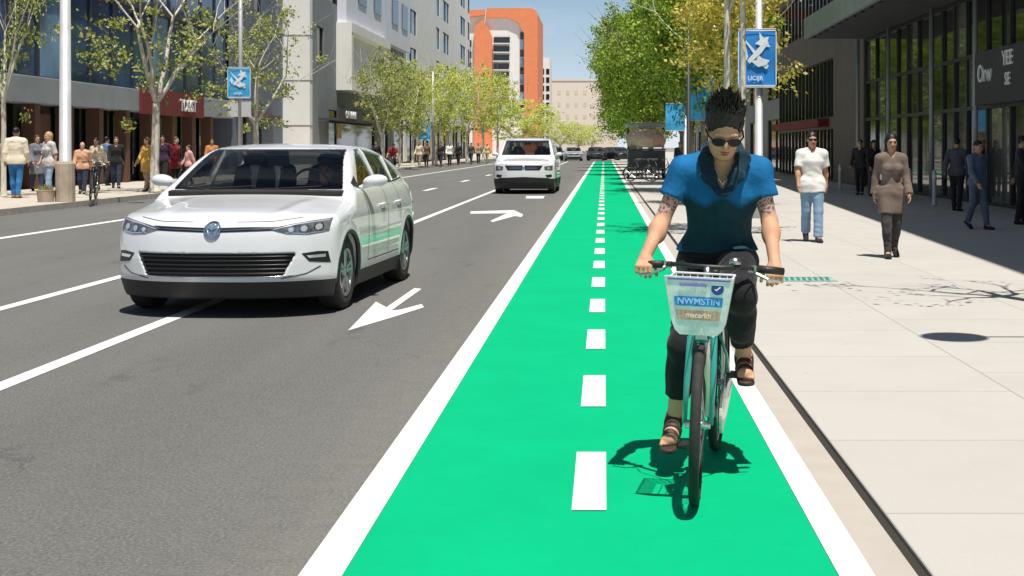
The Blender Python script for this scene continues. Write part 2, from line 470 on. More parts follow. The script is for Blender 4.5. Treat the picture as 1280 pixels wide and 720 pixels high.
        for n in 'LR':
            sh, el, wr = J['sh'+n], J['el'+n], J['wr'+n]
            if sl <= 1:
                e = sh+(el-sh)*sl; q.append(RC(sh, e+(el-sh)*.05, .052*s*w+off, .050*s*w+off+t.get('loose',.004), .03, None, [(e, el-sh)]))
            else:
                q += [RC(sh, el, .056*s*w+off, .046*s*w+off, .03), RC(el, wr, .045*s*w+off, .034*s+off+t.get('loose',0), .02, None, [(wr-(wr-el)*.03, wr-el)])]
        for v in t.get('cuts', []): q.append(v)
        if not t.get('cuts'): q.append(RC(J['neck']+V3(0,-.03,.06)*s, J['neck']+V3(0,-.09,-.01)*s, .062*s, .030*s, .01, None, None, True))
        top = obj(t.get('name','shirt'), sdf_mesh(q, res, folds=t.get('folds',.0032), fscale=.8), mats['top'], root)
    if 'pants' in o:
        t = o['pants']; off = .012; q = []
        ln = t.get('len', 1.0)
        for n in 'LR':
            kn, an = J['kn'+n], J['an'+n]
            e = kn+(an-kn)*(ln if not hasattr(ln,'get') else ln[n])
            lg = legp(n, off, None, t.get('r',1.03), t.get('lo',1.3))
            lg[1]['clip'] = [(e, an-kn)]; lg[2]['clip'] = [(e, an-kn)]
            q += lg
        q += [RC(J['hipL']+V3(.01,0,.01), J['hipR']+V3(-.01,0,.01), .105*w*s+off, .105*w*s+off, .04, (1,.85,1)), RC(J['pelvis'], J['waist']-V3(0,0,.03), .145*w*s+off, .128*w*s+off, .04, sq)]
        obj(t.get('name','trousers'), sdf_mesh(q, res, folds=t.get('folds',.003)), mats['pants'], root)
    if 'skirt' in o:
        t = o['skirt']; z = t['hem']*s
        obj('skirt', sdf_mesh([RC(J['waist'], (0,J['pelvis'][1],z), .135*s, t.get('r',.19)*s, .03, (1,.8,1), [((0,0,z),(0,0,-1))])], res, folds=.008), mats['pants'], root)
    if o.get('shoes', True) is True:
        for n in 'LR':
            an, toe = J['an'+n], J['toe'+n]; d = toe-an; flat = abs(d[2]) < .09*s
            h = an+V3(0,.035*s,-.045*s) if flat else an+V3(0,.045*s,-.02*s)
            q = [RC(an+V3(0,0,.01), h, .043*s, .040*s, .02), RC(an-V3(0,0,.02), toe, .042*s, .034*s, .02, (1.1,1,.9)), RC(h, toe+d*.16, .036*s, .033*s, .02, (1.15,1,.85))]
            if o.get('boots'): q.append(RC(an+(J['kn'+n]-an)*.62, an, .062*s, .046*s, .02))
            obj('shoe', sdf_mesh(q, min(res,.012)), mats['shoe'], root)
    return T

SKIN = {'light': skin_mat('skin_light', (.60,.37,.26)), 'tan': skin_mat('skin_tan', (.46,.26,.17)), 'brown': skin_mat('skin_brown', (.22,.11,.065))}
HAIR = {'black': M('hair_black', (.012,.010,.010), .45, spec=.4), 'brown': M('hair_brown', (.07,.035,.018), .5), 'blond': M('hair_blond', (.48,.31,.13), .5, var=.2, scale=30), 'grey': M('hair_grey', (.35,.33,.31), .6)}
LIPS = M('lips_red_brown', (.36,.10,.08), .4); BLACKG = M('sunglass_black', (.006,.006,.007), .22, spec=.35); EYE = M('eye_dark', (.02,.015,.012), .2)
_cl = {}
def cloth(name, col):
    if name not in _cl: _cl[name] = cloth_mat('cloth_'+name, col)
    return _cl[name]
def person(px, py, y, z0, label, Ht=1.72, face=0.0, skin='light', hair=('short','brown'), top=('cream',(.7,.63,.5)), pants=('navy',(.03,.04,.08)), shoe=('dark',(.02,.02,.02)),
           stride=.3, swing=.2, lead=1, res=.016, group=None, x=None, **o):
    """a person whose feet stand where the photo shows them; face: 0 towards the camera, PI away"""
    gx = (px-CX)/F*y if x is None else x
    r = thing('person', label, 'person', (gx, y, z0), face, group)
    J = body_joints(Ht, stride, swing, lead, o.get('female', False))
    arms = o.pop('arms', None)
    if arms: J.update({k: V3(*v)*J['s'] for k, v in arms.items()})
    zmin = min(J['toeL'][2], J['toeR'][2])-.030*J['s']
    for k_, v in list(J.items()):
        if isinstance(v, np.ndarray) and v.shape == (3,) and not k_.startswith('h') or k_ in ('hipL','hipR','head'):
            J[k_] = v-V3(0,0,zmin)
    d = dict(res=res, hair=hair[0]); d['top'] = dict(sleeve=1.5, hem=.86); d['pants'] = dict()
    for k_ in ('top_o','pants_o'):
        if k_ in o: d[k_[:-2]].update(o.pop(k_))
    d.update(o)
    figure(r, J, d, dict(skin=SKIN[skin], hair=HAIR[hair[1]], top=cloth(*top), pants=cloth(*pants), shoe=cloth(*shoe), lips=LIPS, glass_black=BLACKG, eye_dark=EYE))
    return r
# ------------------------------------------------------------------ bicycle
M_TYRE = M('tyre_rubber', (.025,.024,.022), .8, bump=.3, bscale=160, var=.3, scale=30)
M_STEEL = M('brushed_steel', (.55,.55,.55), .3, 1.0); M_BLKPL = M('black_plastic', (.018,.018,.019), .45)
M_TEAL = M('teal_bicycle_paint', (.03,.30,.26), .3, coat=.6, var=.08); M_CREAMF = M('cream_bicycle_paint', (.66,.62,.54), .35, coat=.4)
M_DARKF = M('dark_bicycle_paint', (.02,.022,.025), .35, coat=.5); M_REFL = M('red_reflector', (.5,.02,.02), .2)
M_LEATH = M('black_saddle', (.02,.018,.017), .5, bump=.2, bscale=90)
def torus_mb(R, r, c, n=48, m=10, yaw=0.0, tread=False):
    mb = MB(); vs = []; fs = []
    for i in range(n):
        a = 2*PI*i/n
        for j in range(m):
            b = 2*PI*j/m; q = R+r*math.cos(b); x = r*math.sin(b)
            p = Vector((x, q*math.cos(a), q*math.sin(a)))
            if yaw: p = Matrix.Rotation(yaw,3,'Z') @ p
            vs.append((p.x+c[0], p.y+c[1], p.z+c[2]))
            fs.append((i*m+j, ((i+1)%n)*m+j, ((i+1)%n)*m+(j+1)%m, i*m+(j+1)%m))
    return mb.add(vs, fs)
def wheel(root, c, yaw, frame_m, detail):
    w = torus_mb(.335-.021, .0225, c, 64 if detail else 28, 12 if detail else 6, yaw).build('wheel', M_TYRE, root, smooth=True)
    torus_mb(.288, .010, c, 48 if detail else 24, 8, yaw).build('rim', M_STEEL, w, smooth=True)
    R = Matrix.Rotation(yaw,3,'Z'); sp = MB(); ns = 28 if detail else 10
    for i in range(ns):
        a = 2*PI*i/ns; a2 = a+(.35 if i%2 else -.35); h = .03 if (i//2)%2 else -.03
        p0 = R @ Vector((h, .022*math.cos(a2), .022*math.sin(a2))); p1 = R @ Vector((0, .283*math.cos(a), .283*math.sin(a)))
        sp.tube([p0+Vector(c), p1+Vector(c)], .0013 if detail else .003, 4, False)
    sp.build('spokes', M_STEEL, w)
    hb = MB(); p = R @ Vector((.055,0,0)); hb.tube([Vector(c)-p, Vector(c)+p], [.018,.018], 12); hb.build('hub', M_STEEL, w, smooth=True)
def fender(root, c, a0, a1, yaw, m, n=22):
    mb = MB(); vs = []; fs = []; R = Matrix.Rotation(yaw,3,'Z')
    for i in range(n+1):
        a = a0+(a1-a0)*i/n
        for (x, r) in ((-.030,.350),(-.018,.362),(0,.366),(.018,.362),(.030,.350),(.028,.347),(.016,.358),(0,.362),(-.016,.358),(-.028,.347)):
            p = R @ Vector((x, r*math.cos(a), r*math.sin(a))); vs.append(tuple(p+Vector(c)))
    k = 10
    for i in range(n):
        for j in range(k): fs.append((i*k+j, i*k+(j+1)%k, (i+1)*k+(j+1)%k, (i+1)*k+j))
    mb.add(vs, fs); return mb.build('fender', m, root, smooth=True)
def bicycle(root, fm, detail=True, steer=.06, basket=True, crank=1.62, m2=None):
    n = 14 if detail else 6; m2 = m2 or fm
    FA, RA, BB = (0,-.51,.335), (0,.51,.335), (0,.04,.29)
    wheel(root, FA, steer, fm, detail); wheel(root, RA, 0, fm, detail)
    f = MB(); f.tube([(0,-.335,.86),(0,-.405,.66)], .021, n); f.tube([(0,-.385,.70),(0,-.18,.44),(0,.0,.31),BB], [.026,.028,.026,.024], n); f.tube([BB,(0,.20,.80)], .019, n)
    f.tube([(0,-.36,.79),(0,-.14,.56),(0,.10,.52)], [.018,.018,.018], n)
    f.tube([(-.045,0,.29),(.045,0,.29)], .026, n)
    f.build('frame', m2, root, smooth=True)
    for sg in (-1,1):
        st = MB(); st.tube([(sg*.02,.07,.29),(sg*.06,.30,.31),(sg*.062,.51,.335)], .010, n); st.tube([(sg*.015,.165,.66),(sg*.05,.34,.50),(sg*.062,.51,.335)], .008, n); st.build('stay', fm, root, smooth=True)
    fk = MB(); fk.tube([(0,-.40,.68),(0,-.42,.70)], .03, n)
    for sg in (-1,1): fk.tube([(sg*.012,-.405,.715),(sg*.05,-.425,.69),(sg*.056,-.46,.52),(sg*.056,-.51,.335)], [.015,.016,.014,.010], n)
    fk.build('fork', fm, root, smooth=True)
    fender(root, RA, PI*-.05, PI*.80, 0, M_BLKPL)
    sm = MB(); sm.tube([(0,-.335,.86),(0,-.305,.95),(0,-.30,.985)], .016, n); sm.build('stem', M_STEEL, root, smooth=True)
    hb = MB(); hb.tube([(-.315,-.107,.965),(-.22,-.15,.975),(-.13,-.235,.985),(-.06,-.29,.985),(.06,-.29,.985),(.13,-.235,.985),(.22,-.15,.975),(.315,-.107,.965)], .0112, n)
    h = hb.build('handlebar', M_BLKPL if detail else fm, root, smooth=True)
    for sg in (-1,1):
        MB().tube([(sg*.325,-.103,.963),(sg*.215,-.148,.974)], .0175, n).build('grip', M_LEATH, root, smooth=True)
        lv = MB(); lv.tube([(sg*.20,-.165,.972),(sg*.21,-.20,.955),(sg*.26,-.205,.935),(sg*.32,-.18,.925)], [.009,.008,.007,.006], 8); lv.box((sg*.19,-.17,.975),(.035,.03,.03)); lv.build('brake_lever', M_STEEL, root, smooth=False)
        if detail:
            cb = MB(); cb.tube([(sg*.20,-.19,.965),(sg*.16,-.30,1.00),(sg*.07,-.37,.94),(sg*.02,-.40,.80)], .003, 6); cb.build('cable', M_BLKPL, root, smooth=True)
    if detail:
        bl = MB(); bl.lathe([(.0,.03),(.018,.028),(.026,.014),(.028,0),(0,0)], (.115,-.235,.998), 'z', 16); bl.build('bell', M_STEEL, root, smooth=True)
    sp = MB(); sp.tube([(0,.20,.80),(0,.225,.90)], .013, n); sp.build('seat_post', M_STEEL, root, smooth=True)
    sd = sdf_mesh([RC((0,.12,.925),(0,.25,.92),.028,.05,.03,(1,1,.6)), EL((.045,.30,.925),(.07,.085,.035),None,.03), EL((-.045,.30,.925),(.07,.085,.035),None,.03)], .008)
    obj('saddle', sd, M_LEATH, root)
    for sg in (-1,1):
        a = crank if sg > 0 else crank+PI
        e = Vector((sg*.075, BB[1]-.17*math.cos(a), BB[2]+.17*math.sin(a)))
        ck = MB(); ck.tube([(sg*.055,BB[1],BB[2]), e], [.014,.011], 8); ck.build('crank', M_STEEL, root, smooth=True)
        pd = MB(); pd.box((e.x+sg*.065, e.y, e.z),(.10,.085,.022)); pd.box((e.x+sg*.065, e.y-.045, e.z),(.07,.008,.014)); pd.tube([e,(e.x+sg*.05,e.y,e.z)], .008, 8); pd.build('pedal', M_BLKPL, root, bevel=.004 if detail else 0)
    cr = MB(); cr.lathe([(.06,.044),(.092,.044),(.095,.048),(.092,.052),(.06,.052),(.06,.044)], (0,BB[1],BB[2]), 'x', 32)
    for i in range(5):
        a = 2*PI*i/5; cr.tube([(.048,BB[1],BB[2]),(.048,BB[1]+.08*math.cos(a),BB[2]+.08*math.sin(a))], .006, 6)
    cr.build('chainring', M_STEEL, root, smooth=True)
    cg = MB(); out = [(.056, BB[1]+.105*math.cos(a), BB[2]+.105*math.sin(a)) for a in np.linspace(PI*.6, PI*1.5, 12)]+[(.056,.50,.29),(.056,.53,.335),(.056,.50,.375)]
    cg.prism(out, (.012,0,0)); cg.build('chain_guard', m2, root)
    if basket: make_basket(root)
M_WHITEPL = M('white_coated_wire', (.72,.72,.74), .4, var=.05)
def panel_mat():
    k = N('translucent_basket_panel'); p = k.p; vec = k.coord('Object')
    p.inputs['Roughness'].default_value = .35
    k.l(k.ramp(k.noise(vec, 18, 4), [(.35,(.74,.74,.78)),(.65,(.90,.89,.90))]), p.inputs['Base Color'])
    p.inputs['Transmission Weight'].default_value = .0; k.bump(k.noise(vec, 40, 3), .25, .006); return k.m
M_PANEL = panel_mat(); M_PBLUE = M('blue_print', (.05,.30,.72), .45, var=.35, scale=60); M_PPEACH = M('peach_print', (.74,.42,.32), .5, var=.25, scale=50)
M_PBLUE2 = M('pale_blue_print', (.30,.52,.85), .5); M_PEACH2 = M('pale_peach_print', (.80,.60,.50), .5); M_PNAVY = M('navy_print', (.02,.05,.25), .4); M_PPURP = M('violet_print', (.22,.16,.50), .5)
# basket
def make_basket(root):
    # a tapered wire basket with a printed plastic front plate
    yf0, yf1 = -.66, -.62; yb0, yb1 = -.40, -.42; zt, zb = .965, .755; wt, wb = .130, .098
    def P(u, v, side):      # u -1..1 across, v 0 bottom..1 top
        w_ = wb+(wt-wb)*v; z = zb+(zt-zb)*v
        yf = yf1+(yf0-yf1)*v; yb = yb1+(yb0-yb1)*v
        if side == 'f': return (u*w_, yf, z)
        if side == 'b': return (u*w_, yb, z)
        return (side*w_, yf+(yb-yf)*(u+1)/2, z)
    b = MB()
    for s_ in ('f','b',-1,1):
        for u in np.linspace(-1,1,9): b.tube([P(u,0,s_), P(u,1,s_)], .0022, 5)
        for v in np.linspace(0,1,7): b.tube([P(-1,v,s_), P(1,v,s_)], .0045 if v == 1 else .0022, 6)
    for u in np.linspace(-1,1,7): b.tube([P(u,0,'f'), P(u,0,'b')], .0022, 5)
    bk = b.build('basket', M_WHITEPL, root)
    def plate(u0,u1,v0,v1,d,t,round_=.0):
        m = MB(); pts = []
        base = [(u0,v0),(u1,v0),(u1,v1),(u0,v1)]
        if round_: base = [(u0+round_,v0),(u1-round_,v0),(u1-round_*.3,v0+round_*.35),(u1,v0+round_),(u1,v1),(u0,v1),(u0,v0+round_),(u0+round_*.3,v0+round_*.35)]
        for (u,v) in base:
            x,y,z = P(u,v,'f'); pts.append((x, y-d, z))
        return m.prism(pts, (0,-t,0))
    pl = plate(-1.1,1.1,-.12,1.06,.006,.004,.28).build('basket_panel', M_PANEL, root, bevel=.002)
    plate(-.86,.86,.47,.66,.0105,.002).build('blue_band', M_PBLUE, pl)
    plate(-.84,.84,.19,.38,.0105,.002).build('peach_band', M_PPEACH, pl)
    plate(-1.0,1.0,.985,1.02,.0105,.002).build('top_band', M_PPURP, pl)
    dsc = MB(); x,y,z = P(.62,.84,'f')
    dsc.prism([(x+.026*math.cos(a), y-.0105, z+.026*math.sin(a)) for a in np.linspace(0,2*PI,24,endpoint=False)], (0,-.002,0)); dsc.build('round_logo', M_PNAVY, pl)
    sw = MB(); sw.prism([(x-.014,y-.013,z-.002),(x-.004,y-.013,z-.010),(x+.014,y-.013,z+.006),(x+.010,y-.013,z+.010),(x-.003,y-.013,z-.002)], (0,-.0012,0)); sw.build('logo_swoosh', M_WHITEPL, pl)
    for (txt, u, v, sz, m) in (('ounmiafuoity', -.18,.90,.022,M_PPURP), ('NWMSTIN', 0,.565,.038,M_PBLUE2), ('mecerkn', 0,.285,.030,M_PEACH2)):
        me = text_mesh(txt, sz, .0008, .0006); o = obj('lettering', me, m, pl)
        X_,Y_,Z_ = P(u,v,'f'); o.location = (X_, Y_-.0145, Z_); o.rotation_euler = (PI/2-.02,0,0)
    br = MB(); br.tube([(0,-.405,.80),(0,-.50,.74),(0,-.60,.74)], .008, 8); br.tube([(0,-.44,.69),(0,-.53,.735)], .006, 8); br.box((0,-.455,.725),(.05,.06,.07)); br.build('basket_bracket', M_STEEL, root, bevel=.003)

def cyclist_joints():
    """the rider as the photo shows him, in metres from the camera foot"""
    J = dict(s=1.0)
    J['pelvis'] = V3(.552,6.44,.98); J['waist'] = V3(.556,6.40,1.12); J['chest'] = V3(.562,6.33,1.30)
    J['neck'] = V3(.567,6.29,1.470); J['head'] = V3(.561,6.165,1.597); J['Rh'] = rotm(.56, .04, .05)
    J['shL'] = V3(.376,6.31,1.405); J['shR'] = V3(.738,6.31,1.405)
    J['elL'] = V3(.275,6.28,1.165); J['elR'] = V3(.788,6.28,1.165)
    J['wrL'] = V3(.190,6.085,1.015); J['wrR'] = V3(.788,6.10,.985)
    J['hipL'] = V3(.47,6.43,.955); J['hipR'] = V3(.635,6.43,.955)
    J['knL'] = V3(.372,6.11,.60); J['anL'] = V3(.332,6.215,.245); J['toeL'] = V3(.303,6.10,.170)
    J['knR'] = V3(.612,5.95,.855); J['anR'] = V3(.655,6.185,.535); J['toeR'] = V3(.650,6.07,.478)
    J['hdL'] = V3(-.10,-.80,-.42); J['hnL'] = V3(0,-.42,.85); J['htL'] = V3(1,0,0)
    J['hdR'] = V3(-.06,-.72,-.62); J['hnR'] = V3(0,-.62,.75); J['htR'] = V3(-1,0,0)
    return J
# ------------------------------------------------------------------ cars
def poly_sdf(px, py, v):
    d = None; s = np.ones(np.broadcast(px,py).shape)
    n = len(v); best = np.full(s.shape, 1e9)
    for i in range(n):
        a = v[i]; b = v[i-1]; ex, ey = b[0]-a[0], b[1]-a[1]; wx, wy = px-a[0], py-a[1]
        t = np.clip((wx*ex+wy*ey)/(ex*ex+ey*ey+1e-12), 0, 1)
        best = np.minimum(best, (wx-t*ex)**2+(wy-t*ey)**2)
        c1 = py >= a[1]; c2 = py < b[1]; c3 = ex*wy > ey*wx
        s = np.where((c1&c2&c3)|(~c1&~c2&~c3), -s, s)
    return s*np.sqrt(best)
def cint(x, pts):
    """smooth (monotone cubic) interpolation"""
    p = np.array(pts, float); X, Y = p[:,0], p[:,1]; h = np.diff(X); dl = np.diff(Y)/h
    m = np.zeros(len(X)); m[0], m[-1] = dl[0], dl[-1]
    for i in range(1,len(X)-1):
        m[i] = 0 if dl[i-1]*dl[i] <= 0 else 2*dl[i-1]*dl[i]/(dl[i-1]+dl[i])
    x = np.clip(x, X[0], X[-1]); i = np.clip(np.searchsorted(X, x)-1, 0, len(X)-2); t = (x-X[i])/h[i]
    return (2*t**3-3*t**2+1)*Y[i]+(t**3-2*t**2+t)*h[i]*m[i]+(-2*t**3+3*t**2)*Y[i+1]+(t**3-t**2)*h[i]*m[i+1]

HATCH = dict(L=4.35, W=1.04, belt=1.10,
    top=[(-.1,.84),(.12,.89),(.30,.94),(.7,.995),(1.10,1.045),(1.26,1.075),(1.45,1.20),(1.95,1.475),(2.12,1.525),(2.45,1.56),(2.8,1.555),(3.2,1.51),(3.6,1.42),(3.95,1.30),(4.2,1.17),(4.34,1.03)],
    front=[(.10,.16),(.20,.08),(.30,.03),(.38,.0),(.50,.0),(.62,.01),(.72,.025),(.80,.05),(.88,.12),(.95,.26)],
    rear=[(.2,4.20),(.4,4.33),(.6,4.35),(.85,4.30),(1.0,4.28),(1.3,4.30)],
    plan=[(0,.99),(.5,1.02),(1.2,1.035),(2.4,1.04),(3.6,1.035),(4.1,.98),(4.35,.93)],
    sect=[(.15,-.07),(.25,-.045),(.36,-.02),(.48,-.012),(.62,-.0),(.80,-.004),(.88,-.012),(.98,-.035),(1.07,-.07),(1.14,-.12),(1.3,-.195),(1.45,-.27),(1.58,-.34)],
    axles=(.86,3.50), wr=.345, cab0=.80,
    ws=[(-.83,1.115),(.83,1.115),(.675,1.49),(-.675,1.49)],
    rw=[(-.64,1.14),(.64,1.14),(.54,1.36),(-.54,1.36)],
    sw=[[(1.62,1.13),(2.42,1.14),(2.42,1.49),(2.20,1.475),(2.02,1.40)], [(2.50,1.14),(3.22,1.16),(3.22,1.415),(2.50,1.485)], [(3.28,1.165),(3.66,1.19),(3.60,1.24),(3.28,1.395)]])
SUV = dict(L=4.45, W=1.02, belt=1.20,
    top=[(-.1,.98),(.1,1.03),(.3,1.08),(.7,1.14),(1.0,1.18),(1.12,1.22),(1.35,1.40),(1.75,1.72),(1.95,1.80),(2.4,1.84),(3.2,1.84),(3.8,1.80),(4.1,1.74),(4.2,1.66),(4.35,1.2),(4.44,1.1)],
    front=[(.15,.14),(.25,.06),(.38,.01),(.55,.0),(.75,.01),(.9,.03),(1.0,.08),(1.08,.2)],
    rear=[(.2,4.32),(.4,4.43),(.7,4.45),(1.0,4.42),(1.5,4.40)],
    plan=[(0,.95),(.5,1.0),(1.2,1.02),(3.6,1.02),(4.45,.96)],
    sect=[(.15,-.06),(.36,-.02),(.62,0),(.95,-.01),(1.1,-.03),(1.22,-.08),(1.5,-.16),(1.75,-.23),(1.84,-.27)],
    axles=(.85,3.5), wr=.36, cab0=.95,
    ws=[(-.80,1.27),(.80,1.27),(.70,1.73),(-.70,1.73)],
    rw=[(-.7,1.28),(.7,1.28),(.66,1.68),(-.66,1.68)],
    sw=[[(1.5,1.24),(2.35,1.25),(2.35,1.74),(2.0,1.73),(1.78,1.6)], [(2.43,1.25),(3.2,1.26),(3.2,1.74),(2.43,1.74)], [(3.27,1.27),(3.95,1.3),(3.9,1.70),(3.27,1.73)]])
def car_fn(S):
    def f(x, y, z):
        ax = np.abs(x); hw = cint(y, S['plan'])+cint(z, S['sect'])
        u = np.clip(ax/1.0, 0, 1.2)
        top = cint(y+.30*u**2*np.where(y < 2.2, 1, 0)*np.clip((y-.2)/.8, 0, 1)*.5, S['top'])-.055*u**2-.03*u**4
        # bonnet crease
        top = top+.012*np.exp(-((ax-.52-.08*y)/.07)**2)*np.clip((1.15-y)/.3,0,1)
        d_top = (z-top)*.85
        d_side = ax-hw
        # shoulder crease along the doors
        d_side = d_side-.004*np.exp(-((z-.88)/.06)**2)+.003*np.exp(-((z-.66)/.14)**2)
        fy = cint(z, S['front'])+.34*u**3.2+.05*u**2
        d_fr = fy-y
        ry = cint(z, S['rear'])-.22*u**4
        d_re = y-ry
        d = smax(d_top, d_side, .07); d = smax(d, d_fr, .06); d = smax(d, d_re, .06); d = smax(d, .17-z, .03)
        for a in S['axles']:
            r = np.sqrt((y-a)**2+(z-S['wr'])**2)
            # flared arch lip, then the well
            d = d-.012*np.exp(-((r-S['wr']-.075)/.03)**2)
            d = smax(d, -np.maximum(r-S['wr']-.035, .70-ax), .012)
        return d
    return f
def mat_carbody(name, col, split=.33):
    k = N(name); p = k.p; vec = k.coord('Object'); sx = k.n('ShaderNodeSeparateXYZ'); k.l(vec, sx.inputs[0])
    z = k.math('ADD', sx.outputs[2], 0.0)
    m = k.math('LESS_THAN', z, split)
    dirt = k.noise(vec, 3, 5)
    paint = k.ramp(dirt, [(.35, tuple(c*.97 for c in col)), (.7, col)])
    inn = k.math('LESS_THAN', k.math('ABSOLUTE', sx.outputs[0]), .955)
    for a_ in (.86,3.50):
        dy = k.math('SUBTRACT', sx.outputs[1], a_); dz = k.math('SUBTRACT', sx.outputs[2], .35)
        rr_ = k.math('SQRT', k.math('ADD', k.math('MULTIPLY', dy, dy), k.math('MULTIPLY', dz, dz)))
        m = k.math('MAXIMUM', m, k.math('MULTIPLY', inn, k.math('LESS_THAN', rr_, .405)))
    k.l(k.mix(m, paint, (.022,.022,.024)), p.inputs['Base Color'])
    k.l(k.math('ADD', k.math('MULTIPLY', m, .3), .28), p.inputs['Roughness'])
    k.l(k.math('SUBTRACT', 1.0, m), p.inputs['Coat Weight']); p.inputs['Coat Roughness'].default_value = .03
    return k.m
M_WHITECAR = mat_carbody('white_car_paint', (.70,.71,.72)); M_WHITEVAN = mat_carbody('white_suv_paint', (.70,.71,.72), .50); M_DARKCAR = mat_carbody('dark_car_paint', (.03,.032,.036)); M_SILVERCAR = mat_carbody('silver_car_paint', (.38,.39,.40))
def car_glass(name, tint=.55, thick=.25):
    k = N(name); t = k.t
    g = k.n('ShaderNodeBsdfGlossy', i_Roughness=.02); g.inputs['Color'].default_value = (.9,.95,1,1)
    tr = k.n('ShaderNodeBsdfTransparent'); tr.inputs['Color'].default_value = (tint,tint*1.04,tint,1)
    gm = k.n('ShaderNodeNewGeometry'); fr = k.n('ShaderNodeFresnel'); k.l(k.math('ADD', 1.42, k.math('MULTIPLY', gm.outputs['Backfacing'], 1/1.42-1.42)), fr.inputs['IOR']); mx = k.n('ShaderNodeMixShader'); k.l(fr.outputs[0], mx.inputs[0])
    k.l(tr.outputs[0], mx.inputs[1]); k.l(g.outputs[0], mx.inputs[2]); k.l(mx.outputs[0], k.o.inputs['Surface']); return k.m
M_CGLASS = car_glass('car_window_glass', .42); M_CGLASSD = car_glass('tinted_car_glass', .30)
M_LAMPGL = M('headlight_glass', (.10,.11,.12), .06, coat=1, spec=.8, var=.6, scale=18); M_CHROME = M('chrome', (.75,.76,.78), .12, 1.0); M_LAMPW = M('headlight_reflector', (.75,.76,.78), .15, .6)
M_GRILLE = M('black_grille', (.012,.012,.013), .35); M_INT = M('dark_car_interior', (.016,.015,.014), .8, var=.3); M_SEATF = M('car_seat_fabric', (.028,.022,.02), .9, var=.3)
M_RIM = M('alloy_rim', (.42,.43,.44), .3, .85); M_BADGE = M('blue_grey_badge', (.20,.30,.42), .25, .5); M_SEAM = M('panel_gap', (.02,.02,.02), .8)
def car(S, name, label, loc, rz, body_m, res=.016, detail=True, group=None):
    root = thing(name, label, 'car', loc, rz, group); f = car_fn(S); L = S['L']
    W = S['W']; Zt = max(p[1] for p in S['top'])
    ax = [np.arange(-W-.08, W+.08, res), np.arange(-.1, L+.1, res), np.arange(.1, Zt+.08, res)]
    X, Y, Z = ax[0][:,None,None], ax[1][None,:,None], ax[2][None,None,:]
    D = f(X, Y, Z)
    cab = np.maximum(D+.06, S['cab0']-Z); cab = np.maximum(cab, 1.05-Y+0*X)
    def carve(D, X, Y, Z):
        D = np.maximum(D, -cab_(X,Y,Z,D))
        w = poly_sdf(X+0*Z, Z+0*X, S['ws'])-.008
        D = np.maximum(D, -np.maximum(np.maximum(w, Y-2.35), .9-Y))
        w = poly_sdf(X+0*Z, Z+0*X, S['rw'])-.008
        D = np.maximum(D, -np.maximum(w, 3.7-Y))
        for s_ in S['sw']:
            w = poly_sdf(Y+0*Z, Z+0*Y, s_)-.012
            D = np.maximum(D, -np.maximum(w, .45-np.abs(X)))
        return D
    def cab_(X,Y,Z,D): return np.maximum(np.maximum(D+.06, S['cab0']-Z), 1.05-Y)
    def recess(D, X, Y, Z):
        if 'grille' in S:
            w = poly_sdf(X+0*Z, Z+0*X, S['grille'])-.01
            D = np.maximum(D, -np.maximum(w, Y-(f_front(X,Z)+.05)))
        return D
    def f_front(x, z):
        u = np.clip(np.abs(x),0,1.2); return cint(z, S['front'])+.34*u**3.2+.05*u**2
    D0 = D; D = recess(carve(D, X, Y, Z), X, Y, Z)
    full = lambda x,y,z: recess(carve(f(x,y,z), x,y,z), x,y,z)
    V, Q = surface_nets(D.astype(np.float32), (ax[0][0],ax[1][0],ax[2][0]), res, 0, full)
    me = np_mesh(V, Q); bo = obj('body', me, body_m, root)
    # --- surface fitted pieces
    def hit_y(x, z, y0=-.2, y1=2.4, d=1):
        t = np.linspace(0, 1, 260)[None,:]; ys = (y0+(y1-y0)*t) if d > 0 else (y1+(y0-y1)*t)
        v = f(x[:,None]+0*ys, ys+0*x[:,None], z[:,None]+0*ys) < 0
        i = np.argmax(v, 1); ys = np.broadcast_to(ys, v.shape); hi = ys[np.arange(len(x)), i]; lo = ys[np.arange(len(x)), np.maximum(i-1,0)]
        for _ in range(14):
            m = (lo+hi)/2; ins = f(x, m, z) < 0; hi = np.where(ins, m, hi); lo = np.where(ins, lo, m)
        return hi
    def hit_x(y, z, sg):
        t = np.linspace(W+.1, .3, 200)[None,:]; v = f(sg*t+0*y[:,None], y[:,None]+0*t, z[:,None]+0*t) < 0
        i = np.argmax(v, 1); hi = t[0][i]; lo = t[0][np.maximum(i-1,0)]
        for _ in range(14):
            m = (lo+hi)/2; ins = f(sg*m, y, z) < 0; hi = np.where(ins, m, hi); lo = np.where(ins, lo, m)
        return sg*hi
    def strip(top, bot, nu=24, nv=6):        # grid between two polylines
        t = np.array(top,float); b = np.array(bot,float); u = np.linspace(0,1,nu)
        def at(P):
            s_ = np.r_[0, np.cumsum(np.hypot(*np.diff(P,axis=0).T))]; s_ /= s_[-1]
            return np.stack([np.interp(u, s_, P[:,0]), np.interp(u, s_, P[:,1])],1)
        A, B = at(t), at(b); w = np.linspace(0,1,nv)[:,None,None]
        G_ = A[None]*(1-w)+B[None]*w; q = []
        for i in range(nv-1):
            for j in range(nu-1): q.append((i*nu+j, i*nu+j+1, (i+1)*nu+j+1, (i+1)*nu+j))
        return G_.reshape(-1,2), np.array(q)
    def front_patch(nm, top, bot, m, off=.004, parent=None, nu=24, nv=6, **kw):
        P2, q = strip(top, bot, nu, nv); y = hit_y(P2[:,0], P2[:,1], **kw)
        V_ = np.stack([P2[:,0], y-off, P2[:,1]],1); return obj(nm, np_mesh(V_, q), m, parent or root)
